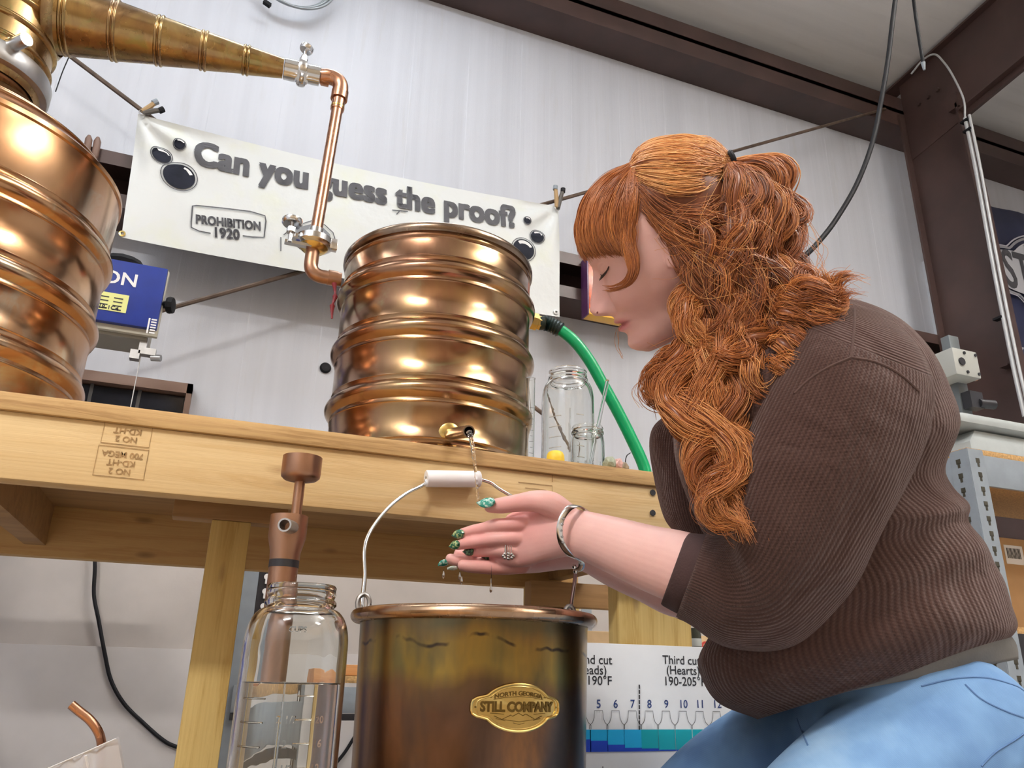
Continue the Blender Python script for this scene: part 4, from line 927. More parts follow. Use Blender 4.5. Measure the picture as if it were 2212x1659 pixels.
pset(box('wooden_tray', (q0[0]+.25, RY+.12, shz+.0095+(q0[2]-q1[2])/2), (.60, .18, q0[2]-q1[2]), wood('orange_pine', (.62, .30, .11), (.5, .22, .07), 'X'), None, .002), 'orange-brown wooden tray on the shelf behind jar and bucket', 'tray')
# carton with red print behind the sign
ca = AY(1268, 1362, 1.86); cb = AY(1560, 1372, 1.86)
ctn = thing('carton', 'cardboard carton with red lettering behind the white sign', 'box', ((ca[0]+cb[0])/2, 2.01, 0))
box('carton_body', ((ca[0]+cb[0])/2, 2.01, ca[2]/2), (cb[0]-ca[0]+.1, .30, ca[2]), simple('pale_card', (.62, .44, .25), .8, 0, .1), ctn, .003)
ta = AY(1478, 1391, 1.86)
V2, F2 = text_geo('ELROO', .028, .0015, 'LEFT', 1.15); V2[:, 0] += ta[0]; V2[:, 1] += ta[2]-.012; flat('red_lettering', V2, F2, lambda x, y: (x, 1.8585, y), simple('red_ink', (.55, .06, .05), .7), ctn)
bb = AY(1503, 1385, 1.70)
btl = thing('dark_bottle', 'small dark bottle standing between sign and carton under her elbow', 'bottle', (bb[0], 1.70, 0))
lathe('bottle_body', [(0, 0), (.03, 0), (.03, bb[2]-.10), (.026, bb[2]-.05), (.0135, bb[2]-.03), (.0135, bb[2]+.012), (.011, bb[2]+.03), (0, bb[2]+.03)], (bb[0], 1.70, 0), (0, 0, 1), simple('dark_bottle', (.04, .045, .035), .25), btl, 20)
lathe('bottle_band', [(.0138, bb[2]-.012), (.0142, bb[2]-.010), (.0142, bb[2]+.004), (.0138, bb[2]+.006)], (bb[0], 1.70, 0), (0, 0, 1), M['grey_plastic'], btl, 16)

# ================================================================== CUTS CHART
CY = 1.175
k0 = AY(1270, 1388, CY); k1 = AY(1540, 1391, CY); px2m = (k1[0]-k0[0])/270.0
cx0 = AY(1106, 1390, CY)[0]; cx1 = AY(1700, 1390, CY)[0]; cz1 = k0[2]; cz0 = cz1-.30
ch = thing('cuts_chart', 'white printed chart of distilling cuts leaning behind the bucket', 'sign', ((cx0+cx1)/2, CY, cz0))
box('chart_board', ((cx0+cx1)/2, CY+.004, (cz0+cz1)/2), (cx1-cx0, .008, cz1-cz0), simple('sign_board', (.84, .86, .88), .4, 0, .02), ch, .001)
fc = lambda x, y: (x, CY-.0006, y); fc2 = lambda x, y: (x, CY-.0010, y); fc3 = lambda x, y: (x, CY-.0014, y)
def ctext(nm, s, px, py, capx, mat, al='CENTER', bold=.006):
    p = AY(px, py, CY); sz = capx*px2m/caph(); V2, F2 = text_geo(s, sz, bold*sz, al); V2[:, 0] += p[0]; V2[:, 1] += p[2]; flat(nm, V2, F2, fc, mat, ch)
ctext('chart_text', 'Second cut', 1322, 1435, 15, M['ink_black'], 'RIGHT'); ctext('chart_text', '(Heads)', 1311, 1457, 15, M['ink_black'], 'RIGHT'); ctext('chart_text', '175-190°F', 1322, 1480, 15, M['ink_black'], 'RIGHT')
ctext('chart_text', 'Third cut', 1472, 1435, 15, M['ink_black']); ctext('chart_text', '(Hearts)', 1476, 1457, 15, M['ink_black']); ctext('chart_text', '190-205°F', 1479, 1481, 15, M['ink_black'])
navy = simple('navy_ink', (.02, .05, .20), .6); cyan = simple('cyan_ink', (.01, .42, .78), .5); teal = simple('teal_ink', (.0, .38, .45), .5); dbl = simple('blue_ink', (.01, .05, .48), .5)
for i in range(1, 13):
    px = 1293+(i-5)*36.6
    ctext('bottle_number', str(i), px, 1529, 13.5, navy)
    p = lambda x, y: (AY(px, 1575, CY)[0]+(x)*px2m, AY(1293, y, CY)[2])
    g = G2(); g.add(stroke([p(-18, 1575), p(-18, 1567), p(-12, 1560), p(-9, 1550), p(-8, 1535), p(8, 1535), p(9, 1550), p(12, 1560), p(18, 1567), p(18, 1575)], .0008)); flat('bottle_outline', g.V, g.F, fc2, M['ink_black'], ch)
    g = G2(); g.add(poly_geo([p(-17.5, 1576), p(17.5, 1576), p(17.5, 1624), p(-17.5, 1624)])); flat('bottle_fill', g.V, g.F, fc, cyan if i < 8 else teal, ch)
    h = {1: 10, 2: 32, 3: 30, 4: 27, 5: 24, 6: 15, 7: 8, 8: 6}.get(i, 3)
    g = G2(); g.add(poly_geo([p(-17.5, 1624-h), p(17.5, 1624-h), p(17.5, 1624), p(-17.5, 1624)])); flat('bottle_level', g.V, g.F, fc2, dbl, ch)
g = G2()
for k in range(9):
    z0 = AY(1380, 1479+k*11, CY); g.add(poly_geo([(z0[0]-.0012, z0[2]), (z0[0]+.0012, z0[2]), (z0[0]+.0012, z0[2]-7*px2m), (z0[0]-.0012, z0[2]-7*px2m)]))
flat('dashed_line', g.V, g.F, fc3, M['ink_black'], ch)
ctext('chart_text', '|', 1302, 1672, 12, M['ink_black'])
# plank the chart stands on
pset(box('plank_rest', ((cx0+cx1)/2, CY+.009, cz0/2), (cx1-cx0-.1, .022, cz0), M['pine_z'], None, .003), 'upright wooden block carrying the chart board', 'block')

# ================================================================== SHELVING AT THE RIGHT
RD = 2.05
p0 = P(2088, 968, RD); rs = thing('rivet_rack', 'grey steel rack with keyhole posts and particle board shelves at right', 'shelving', (p0[0], p0[1], 0))
rx_, ry_ = p0[0], p0[1]
box('post_face', (rx_+.027, ry_, p0[2]/2), (.054, .003, p0[2]), M['grey_metal'], rs, 0); box('post_side', (rx_, ry_+.027, p0[2]/2), (.003, .054, p0[2]), M['grey_metal'], rs, 0)
# holes show the dark behind: thin dark inserts set in the two faces
dkh = simple('hole_dark', (.05, .045, .03), .8)
hm = MB(); hs_ = MB()
for k in range(22):
    z = p0[2]-.030-.038*k
    hm.box((rx_+.030, ry_-.0017, z), (.013, .001, .013)); hm.box((rx_+.030, ry_-.0017, z-.011), (.007, .001, .012))
    hs_.box((rx_-.0017, ry_+.030, z), (.001, .013, .013)); hs_.box((rx_-.0017, ry_+.030, z-.011), (.001, .007, .012))
hm.build('keyholes', dkh, rs); hs_.build('keyholes', dkh, rs)
SW, SD = 1.1, .55
for zt in (p0[2]-.014, p0[2]-.46):
    box('shelf_board', (rx_+SW/2, ry_+SD/2, zt+.008), (SW, SD, .016), M['particle'], rs, .001)
    box('shelf_beam', (rx_+SW/2, ry_+.004, zt-.040), (SW-.1, .010, .082), M['grey_metal'] if zt > 1 else M['black_metal'], rs, .001)
    box('side_beam', (rx_+.004, ry_+SD/2, zt-.040), (.010, SD-.1, .082), M['grey_metal'], rs, .001)
for (x, y) in ((rx_+SW, ry_), (rx_+SW, ry_+SD), (rx_, ry_+SD)): box('post', (x, y, p0[2]/2), (.03, .03, p0[2]), M['grey_metal'], rs, 0)
# carton on the lower shelf with barcode label
zb = p0[2]-.46+.002
zb = .60
bl = P(2168, 1180, RD+.25)
cx = thing('cardboard_box', 'brown cardboard box with a barcode label on the rack', 'box', (bl[0]+.1, bl[1]+.1, zb))
zt_ = P(2160, 1150, RD+.2)[2]
box('box_body', (bl[0]+.18, bl[1]+.16, (p0[2]-.443+zt_)/2), (.42, .30, zt_-p0[2]+.443), M['card'], cx, .003)
zl = P(2180, 1190, RD+.2)[2]
box('barcode_label', (bl[0]+.05, bl[1]+.0092, zl), (.075, .001, .055), M['paper'], cx, 0)
g = MB()
for k in range(11): g.box((bl[0]+.022+k*.0052, bl[1]+.0084, zl+.004), (.0022 if k % 3 else .0034, .0006, .030))
g.build('barcode', M['ink_black'], cx)
# grey tray on top of the rack
ta_ = AY(2074, 892, ry_-.01)
tz1 = AY(2080, 889, ry_-.01)[2]; tz0 = p0[2]+.002
tr = thing('grey_tool_stand', 'grey cast machine table with flared foot on top of the rack', 'machine', (ta_[0]+.25, ry_+.2, tz0))
box('table_top', (ta_[0]+.33, ry_+.12, tz1-.014), (.66, .26, .028), M['grey_plastic'], tr, .010)
V = []
for z, w, d, in ((tz0, .60, .24), (tz0+.02, .60, .24), (tz0+.06, .50, .20), (tz1-.028, .44, .16)):
    for sx, sy in ((-1, -1), (1, -1), (1, 1), (-1, 1)): V.append((ta_[0]+.33+sx*w/2, ry_+.12+sy*d/2, z))
F = [(i*4+k, i*4+(k+1) % 4, (i+1)*4+(k+1) % 4, (i+1)*4+k) for i in range(3) for k in range(4)]+[(0, 1, 2, 3), (12, 13, 14, 15)]
mk('foot', V, F, M['grey_plastic'], tr, True, 30)
g = MB(); v1 = AY(2045, 728, ry_+.16); x0_ = (AY(2045, 728, ry_+.16)[0]+AY(2078, 850, ry_+.16)[0])/2
g.box((x0_, ry_+.16, (tz1+v1[2])/2), (.040, .030, v1[2]-tz1)); g.build('upright_bar', simple('grey_bar', (.18, .20, .21), .4, .5), tr, .002)
hz = AY(2050, 785, ry_+.12)[2]
g = MB(); g.box((x0_-.03, ry_+.14, hz), (.10, .09, .085)); g.build('guide_head', simple('pale_grey', (.42, .43, .40), .5), tr, .006)
g = MB()
for sx in (-.035, .01):
    for sz in (-.03, .03): g.lathe([(0, 0), (.005, 0), (.005, .003), (0, .003)], (x0_+.0+sx*1.0, ry_+.095, hz+sz), (0, -1, 0), 8)
g.lathe([(0, 0), (.012, 0), (.012, .004), (0, .004)], (x0_-.052, ry_+.095, hz), (0, -1, 0), 12)
g.build('screws', M['black_metal'], tr)
g = MB(); g.lathe([(0, 0), (.014, 0), (.014, .022), (0, .022)], (x0_+.02, ry_+.13, hz-.02), (1, 0, 0), 14); g.build('knob', M['cop_dull'], tr)
g = MB(); gz0 = AY(2080, 862, ry_+.13)[2]; g.box((x0_+.01, ry_+.13, gz0), (.05, .03, .05)); g.lathe([(0, 0), (.014, 0), (.014, .05), (0, .05)], (x0_+.02, ry_+.12, gz0-.01), (1, -.2, 0), 12); g.build('lower_guide', M['black_metal'], tr)
# ================================================================== BAG AND COPPER TUBE in the lower left corner
bgd = .86
tb = bezier([P(154, 1522, bgd), P(172, 1537, bgd), P(195, 1556, bgd), P(212, 1580, bgd), P(219, 1605, bgd), P(218, 1640, bgd), P(214, 1700, bgd)], 7)
pset(tube('copper_tube', tb, .0048, M['cop_pipe'], None, 14), 'bent copper tube sticking out of the clear plastic bag', 'tube')
def bagm():
    m, nt, b = new_mat('clear_plastic_film'); b.inputs['Base Color'].default_value = (.74, .76, .82, 1); b.inputs['Roughness'].default_value = .25; b.inputs['Alpha'].default_value = .55
    vec = tex_coord(nt); nt.links.new(bump(nt, noise(nt, vec, 40, 2), .15, .003), b.inputs['Normal']); return m
q = [P(95, 1662, bgd-.02), P(255, 1592, bgd-.02), P(285, 1760, bgd-.02), P(80, 1790, bgd-.02)]
nrm = -_f
V = []; nn = 14
for side in (1, -1):
    for j in range(nn+1):
        for i in range(nn+1):
            s, t = i/nn, j/nn; p = (q[0]*(1-s)+q[1]*s)*(1-t)+(q[3]*(1-s)+q[2]*s)*t
            V.append(p+nrm*side*(.002+.016*sin(pi*s)*min(1, t*1.6)+.0025*sin(s*23+t*9)*sin(pi*s)))
K = (nn+1)**2
F = [(o+j*(nn+1)+i, o+j*(nn+1)+i+1, o+(j+1)*(nn+1)+i+1, o+(j+1)*(nn+1)+i) for o in (0, K) for j in range(nn) for i in range(nn)]
bag = thing('plastic_bag', 'clear plastic zip bag standing open in the lower left corner', 'bag', (q[2]+q[3])/2)
mk('film', V, F, bagm(), bag)
sl_ = (q[1]-q[0]); dwn = (q[2]-q[1])/np.linalg.norm(q[2]-q[1])
tube('zip_seam', [q[0]+sl_*.70+nrm*.020, q[0]+sl_*.74+dwn*.05+nrm*.022, q[0]+sl_*.78+dwn*.09+nrm*.02], .0016, simple('white_seam', (.7, .72, .76), .4), bag, 6)
tube('bag_edge', [q[0]+nrm*.004, q[1]+nrm*.004], .0008, simple('white_edge', (.75, .77, .8), .4), bag, 6)
pset(box('bag_box', tuple(((q[2]+q[3])/2)*np.array([1, 1, 0])+np.array([0, 0, (min(q[2][2], q[3][2])-.004+TT)/2])), (.16, .10, max(.004, min(q[2][2], q[3][2])-TT-.004)), M['card'], None, .001), 'small carton under the plastic bag', 'box') if min(q[2][2], q[3][2])-TT > .01 else None

# ================================================================== THE PERSON
SEAT = .575
per = thing('person', 'woman with red hair in brown knit sweater cupping hands under the spout', 'person', (.86, .84, 0))
# ---------------------------------------------------------------- skin geometry (several closed shapes, united by a voxel remesh)
def resample(pts, n):
    p = bezier(pts, 10); d = np.r_[0, np.cumsum(np.linalg.norm(np.diff(p, axis=0), axis=1))]; t = np.linspace(0, d[-1], n)
    return np.stack([np.interp(t, d, p[:, k]) for k in range(p.shape[1])], 1)
def loft_geo(secs, seg=24, up=None, n=None, cap=True, rnd=True):
    # secs: rows (x,y,z,r_up,r_side); up: reference vector for r_up
    s = np.array(secs, float)
    if n: s = resample(s, n)
    P3 = s[:, :3]; T = np.gradient(P3, axis=0); T /= np.linalg.norm(T, axis=1)[:, None]+1e-12
    upv = np.array(up if up is not None else (0, 0, 1.0), float); V = []
    if rnd:        # rounded ends
        def capring(i, sg):
            out = []
            for a in (.35, .7, .93):
                q = s[i].copy(); q[:3] = s[i, :3]+T[i]*sg*min(s[i, 3], s[i, 4])*a*.9; k = sqrt(max(0, 1-a*a)); q[3] *= k; q[4] *= k; out.append(q)
            return out
        a = capring(0, -1)[::-1]; b = capring(len(s)-1, 1)
        s = np.vstack([a, s, b]); T = np.vstack([[T[0]]*3, T, [T[-1]]*3])
    for i in range(len(s)):
        a = upv-T[i]*(upv@T[i]); a /= np.linalg.norm(a)+1e-12; b = np.cross(T[i], a)
        for k in range(seg):
            th = 2*pi*k/seg; V.append(s[i, :3]+a*s[i, 3]*cos(th)+b*s[i, 4]*sin(th))
    m_ = len(s)
    F = [(i*seg+k, i*seg+(k+1) % seg, (i+1)*seg+(k+1) % seg, (i+1)*seg+k) for i in range(m_-1) for k in range(seg)]
    if cap: F += [tuple(range(seg))[::-1], tuple((m_-1)*seg+k for k in range(seg))]
    return V, F
def px(rows): return [tuple(P(r[0], r[1], r[2]))+tuple(r[3:]) for r in rows]
# --- head frame: pure profile to the camera, face bowed forwards
HD = .985
hv = ray(1420, 560); hv = hv/np.linalg.norm(hv)
rp = _r-hv*(_r@hv); rp /= np.linalg.norm(rp); upp = np.cross(rp, hv); 
HF = -.88*rp-.4755*upp; HU = -.4755*rp+.88*upp; HL = -hv
TURN = radians(4)      # face turned a touch towards the camera
HF, HL = cos(TURN)*HF+sin(TURN)*HL, cos(TURN)*HL-sin(TURN)*HF
HO = P(1420, 560, HD)
def H3(a, b, l): return HO+HF*a+HU*b+HL*l            # metres
def sm(x, m_, s): return np.exp(-((x-m_)/s)**2)
b_k = np.array([-.099, -.096, -.090, -.080, -.067, -.058, -.051, -.045, -.033, -.010, .010, .026, .035, .050, .070, .090, .105, .115, .119])
af_ = np.interp; AFk = np.array([.058, .066, .0745, .0785, .0745, .0775, .0775, .0790, .0800, .0740, .0720, .0735, .0770, .0745, .0665, .049, .030, .008, -.018])
ABk = np.array([.004, -.006, -.016, -.026, -.036, -.044, -.052, -.060, -.072, -.092, -.100, -.104, -.105, -.104, -.098, -.085, -.068, -.046, -.022])
WKk = np.array([.016, .027, .0365, .0445, .0490, .049, .052, .0545, .060, .0675, .0705, .072, .073, .0735, .071, .060, .046, .028, .003])
def crv(b, K):
    # smooth interpolation
    i = np.interp(b, b_k, np.arange(len(b_k))); f = np.interp(b, b_k, K)
    w = .5*f+.25*np.interp(b-.005, b_k, K)+.25*np.interp(b+.005, b_k, K); return w
nb_, na_ = 190, 220
bb_ = np.linspace(-.0985, .1188, nb_); th = np.linspace(0, 2*pi, na_, endpoint=False)
Bm, Tm = np.meshgrid(bb_, th, indexing='ij')
AF, AB, WW = crv(Bm, AFk), crv(Bm, ABk), crv(Bm, WKk); AC = np.where(AB < .0, np.minimum(AF-.02, .0), (AF+AB)/2); AC = np.clip(AC, AB+.3*(AF-AB), AF-.2*(AF-AB))
ct, st_ = np.cos(Tm), np.sin(Tm)
Am = AC+np.where(ct > 0, (AF-AC)*np.abs(ct)**.92, -(AC-AB)*np.abs(ct)**.95)
Lm = WW*np.sign(st_)*np.abs(st_)**.86
front = (ct > -.15)
al = np.abs(Lm)
nose_h = np.interp(Bm, [-.042, -.038, -.033, -.026, -.018, -.008, .004, .015, .024, .031], [0, .003, .012, .024, .0285, .0245, .0175, .0105, .0045, .001])
nose_s = np.interp(Bm, [-.040, -.027, -.016, 0, .012, .026], [.013, .0125, .0115, .0088, .0075, .007])
dA = nose_h*np.exp(-(al/nose_s)**2.4)
dA += .0110*sm(al, .0130, .0055)*sm(Bm, -.0250, .0078)-.0035*sm(al, .0215, .0040)*sm(Bm, -.0220, .0090)                     # wings of the nose
dA += .0056*sm(Bm, -.0455, .0042)*np.exp(-(al/.019)**2)-.0022*sm(al, 0, .0035)*sm(Bm, -.038, .006)
dA += .0064*sm(Bm, -.0572, .0045)*np.exp(-(al/.017)**2)
dA -= .0055*sm(Bm, -.0512, .0019)*np.exp(-(al/.021)**4)                    # mouth line
dA -= .0090*sm(al, .031, .015)*sm(Bm, .021, .012)                          # eye sockets
dA += .0105*sm(al, .032, .0115)*sm(Bm, .020, .0095)                        # lids over the eyeball
dA -= .0020*sm(al, .033, .012)*sm(Bm, .0285, .0022)                        # crease above the lid
dA += .0030*sm(al, .028, .018)*sm(Bm, .042, .008)                          # brow ridge
dA += .0055*sm(al, .040, .018)*sm(Bm, -.018, .020)                         # cheek
dA += .0035*sm(al, .0, .013)*sm(Bm, -.080, .010)                           # chin pad
dA -= .0085*np.minimum((al/.024)**2, 2.0)*sm(Bm, -.053, .017)*np.exp(-(al/.05)**4)
Am = Am+np.where(front, dA, 0)
# nostrils: pull the underside up
Bm2 = Bm+np.where(front, .0065*sm(al, .0072, .0040)*sm(Bm, -.0325, .0046), 0)
Vh = HO+Am[..., None]*HF+Bm2[..., None]*HU+Lm[..., None]*HL
skin = MB()
fh = [(i*na_+k, i*na_+(k+1) % na_, (i+1)*na_+(k+1) % na_, (i+1)*na_+k) for i in range(nb_-1) for k in range(na_)]
fh += [tuple(range(na_))[::-1], tuple((nb_-1)*na_+k for k in range(na_))]
skin.add(Vh.reshape(-1, 3), fh)
# ear (near side, mostly under hair)
for sg in (1,):
    e = H3(-.008, .002, .070*sg); skin.add(*loft_geo([tuple(e+HU*.022-HF*.008)+(.008, .006), tuple(e+HU*.008-HF*.012)+(.013, .007), tuple(e-HU*.016)+(.007, .005)], 12, HF, 8))
NK = P(1660, 770, 1.0)
skin.add(*loft_geo([tuple(H3(-.028, -.01, 0))+(.050, .052), tuple(H3(-.045, -.06, 0))+(.050, .052), tuple((H3(-.06, -.09, 0)+NK)/2)+(.052, .055), tuple(NK)+(.06, .062)], 32, HF, 14))
# torso core, hidden by the sweater
skin.add(*loft_geo(px([(1660, 770, 1.0, .06, .07), (1720, 850, 1.0, .085, .13), (1800, 1050, 1.0, .085, .12), (1880, 1300, .99, .085, .11)]), 28, HF, 12))
# left (near) arm
ARM_UP = (0, 0, 1.0)
skin.add(*loft_geo(px([(1800, 800, .93, .05, .05), (1770, 900, .88, .050, .050), (1690, 1120, .86, .045, .045), (1625, 1270, .865, .041, .041)]), 28, ARM_UP, 20))
skin.add(*loft_geo(px([(1640, 1290, .87, .040, .040), (1560, 1262, .875, .043, .041), (1470, 1226, .905, .0415, .039), (1400, 1204, .93, .038, .034), (1320, 1175, .96, .0335, .0285), (1262, 1156, .98, .0300, .0235), (1228, 1150, .992, .0300, .0215)]), 32, ARM_UP, 40))
# left palm
skin.add(*loft_geo(px([(1245, 1151, .988, .029, .021), (1205, 1148, .998, .0335, .0205), (1165, 1152, 1.005, .0365, .0185), (1132, 1160, 1.012, .0370, .0150), (1108, 1166, 1.016, .034, .0115)]), 32, ARM_UP, 22))
def finger(rows, seg=18, n=22):
    s = []
    for (x, y, d, r) in rows: s.append(tuple(P(x, y, d))+(r, r))
    skin.add(*loft_geo(s, seg, (0, -1, 0.2), n))
finger([(1225, 1112, .995, .0150), (1190, 1090, .992, .0165), (1155, 1083, .992, .0138), (1115, 1087, .998, .0112), (1082, 1092, 1.005, .0104), (1058, 1094, 1.010, .0082)])
finger([(1150, 1130, 1.010, .011), (1122, 1131, 1.006, .0108), (1092, 1134, 1.006, .0090), (1068, 1136, 1.010, .0092), (1045, 1142, 1.015, .0080), (1026, 1146, 1.020, .0080), (998, 1152, 1.028, .0064)])
finger([(1150, 1160, 1.010, .0105), (1122, 1162, 1.005, .0106), (1092, 1163, 1.003, .0088), (1064, 1165, 1.006, .0091), (1040, 1169, 1.010, .0079), (1018, 1172, 1.015, .0079), (988, 1178, 1.024, .0063)])
finger([(1150, 1188, 1.010, .0100), (1122, 1190, 1.006, .0098), (1095, 1190, 1.004, .0083), (1078, 1189, 1.008, .0085), (1042, 1191, 1.018, .0074), (1016, 1193, 1.030, .0064)])
finger([(1150, 1207, 1.011, .0090), (1122, 1210, 1.006, .0092), (1090, 1206, 1.014, .0082), (1070, 1202, 1.024, .0072), (1055, 1200, 1.034, .0058)])
# right (far) arm: upper arm hidden by sleeve, forearm below the near one
skin.add(*loft_geo(px([(1560, 860, 1.12, .05, .05), (1520, 1050, 1.12, .047, .047), (1530, 1240, 1.10, .041, .041)]), 24, ARM_UP, 14))
skin.add(*loft_geo(px([(1545, 1270, 1.10, .040, .040), (1470, 1268, 1.09, .042, .040), (1400, 1243, 1.08, .037, .036), (1330, 1220, 1.075, .031, .030), (1275, 1203, 1.07, .0225, .027), (1245, 1200, 1.065, .0180, .026)]), 28, ARM_UP, 30))
skin.add(*loft_geo(px([(1250, 1200, 1.065, .017, .026), (1205, 1204, 1.06, .0165, .032), (1160, 1212, 1.055, .0150, .0375), (1115, 1217, 1.05, .0130, .039), (1088, 1219, 1.05, .0115, .037)]), 28, ARM_UP, 20))
finger([(1130, 1222, 1.022, .0102), (1085, 1226, 1.018, .0094), (1040, 1225, 1.012, .0086), (1012, 1223, 1.010, .0080), (999, 1221, 1.010, .0072)])
finger([(1120, 1216, 1.042, .0105), (1070, 1219, 1.038, .0096), (1015, 1215, 1.030, .0088), (985, 1210, 1.028, .0078), (972, 1207, 1.028, .0068)])
finger([(1120, 1212, 1.062, .0105), (1065, 1212, 1.058, .0096), (1015, 1203, 1.052, .0086), (990, 1196, 1.050, .0070)])
finger([(1125, 1208, 1.082, .0100), (1070, 1204, 1.080, .0092), (1030, 1196, 1.078, .0082), (1005, 1188, 1.076, .0068)])
finger([(1190, 1196, 1.085, .0140), (1150, 1185, 1.098, .0115), (1115, 1178, 1.102, .0098), (1090, 1174, 1.10, .0078)])

def remesh(mb, name, voxel, smooth=3, fac=.5):
    me = bpy.data.meshes.new(name); me.from_pydata([tuple(map(float, v)) for v in mb.V], [], [tuple(int(i) for i in f) for f in mb.F])
    bm = bmesh.new(); bm.from_mesh(me); bmesh.ops.recalc_face_normals(bm, faces=bm.faces); bm.to_mesh(me); bm.free()
    o = bpy.data.objects.new(name, me); COL.objects.link(o)
    r = o.modifiers.new('r', 'REMESH'); r.mode = 'VOXEL'; r.voxel_size = voxel; r.use_smooth_shade = True
    if smooth: s = o.modifiers.new('s', 'SMOOTH'); s.iterations = smooth; s.factor = fac
    dg = bpy.context.evaluated_depsgraph_get(); m2 = bpy.data.meshes.new_from_object(o.evaluated_get(dg))
    bpy.data.objects.remove(o); bpy.data.meshes.remove(me)
    co = np.empty(len(m2.vertices)*3); m2.vertices.foreach_get('co', co); co = co.reshape(-1, 3)
    m2.name = name
    for p in (m2,): p.polygons.foreach_set('use_smooth', np.ones(len(p.polygons), bool))
    return m2, co
def place(me, co, parent): me.vertices.foreach_set('co', (co-base_of(parent)).ravel()); me.update()
me, co = remesh(skin, 'body', .0015, 2, .5)
# colouring of the skin, crease shade of the mouth included, by place on the body
rel = co-HO; ha, hb, hl = rel@HF, rel@HU, rel@HL; hal = np.abs(hl); head = (np.linalg.norm(rel, axis=1) < .16)
base = np.array([.82, .49, .44]); colr = np.tile(base, (len(co), 1))
def tint(w, c): 
    global colr
    colr = colr*(1-w[:, None])+np.array(c)*w[:, None]
hd_m = head & (ha > .0)
lip = hd_m*(ha > .055)*np.exp(-((hb+.0515)/.0078)**4)*np.exp(-(hal/.0215)**6); tint(lip*.95, (.50, .10, .13))
tint(hd_m*(ha > .055)*.8*np.exp(-((hb+.0512)/.0017)**2)*np.exp(-(hal/.0225)**6), (.25, .05, .06))  # dark line painted as the shade between the lips
tint(hd_m*.45*sm(hal, 0, .016)*sm(hb, -.016, .014)*(ha > .07), (.60, .25, .22))
tint(hd_m*.30*sm(hal, .045, .022)*sm(hb, -.018, .02), (.62, .27, .23))
tint(hd_m*.35*sm(hal, .032, .014)*sm(hb, .021, .009), (.58, .29, .25))
hand = np.array([np.exp(-(np.linalg.norm(co-P(x, y, d), axis=1)/.05)**2) for x, y, d in ((1030, 1170, 1.02), (1060, 1220, 1.03), (1120, 1120, 1.0), (1140, 1210, 1.03))]).max(0)
tint(hand*.7, (.86, .33, .31))
at = me.color_attributes.new('skin_col', 'FLOAT_COLOR', 'POINT'); at.data.foreach_set('color', np.c_[colr, np.ones(len(colr))].ravel())
place(me, co, per)
def skinmat():
    m, nt, b = new_mat('skin'); a = N(nt, 'ShaderNodeAttribute', attribute_name='skin_col'); vec = tex_coord(nt)
    c = mixc(nt, .12, a.outputs['Color'], ramp(nt, noise(nt, vec, 55, 4), [(.35, (.50, .24, .19)), (.65, (.72, .45, .37))]))
    nt.links.new(c, b.inputs['Base Color']); b.inputs['Roughness'].default_value = .46
    b.inputs['Subsurface Weight'].default_value = .12; b.inputs['Subsurface Radius'].default_value = (1.0, .35, .2); b.inputs['Subsurface Scale'].default_value = .006
    nt.links.new(bump(nt, noise(nt, vec, 600, 2), .08, .001), b.inputs['Normal']); return m
M['skin'] = skinmat()
body = mesh_obj('body', me, M['skin'], per)
# eye: lash line and lashes, brow
lash_m = simple('lash_brown', (.045, .022, .015), .6)
def face_pt(l, b, out=.0):       # point on the face surface at lateral l, height b
    i = np.argmin(np.abs(bb_-b)); row = Lm[i]; ok = np.where((ct[i] > 0))[0]; k = ok[np.argmin(np.abs(row[ok]-l))]
    return H3(Am[i, k]+out, b, Lm[i, k])
lash = [face_pt(l, b, .0012) for l, b in ((.0175, .0165), (.023, .0145), (.029, .0138), (.036, .0145), (.043, .0165), (.0485, .0195))]
no_ = [face_pt(.0125, -.0245, -.0002)-HF*.006, face_pt(.0125, -.0240, -.0003)-HF*.002, face_pt(.0110, -.0245, -.0006)]; tube('nostril_shade', bezier(no_, 4), [.0006, .0009, .0012, .0014, .0015, .0015, .0014, .0011, .0006], simple('nostril_shade', (.20, .05, .05), .7), per, 8)  # dark tube painted as the shade inside the nostril
lo = tube('lash_line', bezier(lash, 5), [.0003+.0006*sin(pi*k/25)+.0004*k/25 for k in range(26)], lash_m, per, 6)
lb = MB(); Lp = bezier(lash, 5)
for k in range(3, 26, 1):
    p = Lp[k]; d = HF*.75-HU*.55+HL*(k/25-.45)*1.2; d /= np.linalg.norm(d); L = .0065+.002*(k/25)
    lb.tube([p, p+d*L*.5-HU*.0008, p+d*L+HU*.0006], [.00028, .00022, .00008], 4)
lb.build('eyelashes', lash_m, per)
br = MB()
for k in range(34):
    l = .014+.034*k/33; b = .040+.007*sin(pi*min(1, k/26))-.003*(k/33); p = face_pt(l, b, .0006); d = HL*.8+HU*.35-HF*.3
    br.tube([p, p+d*.0045, p+d*.008-HF*.001], [.0004, .0004, .0001], 4)
br.build('eyebrow', simple('brow_red', (.26, .10, .04), .6), per)
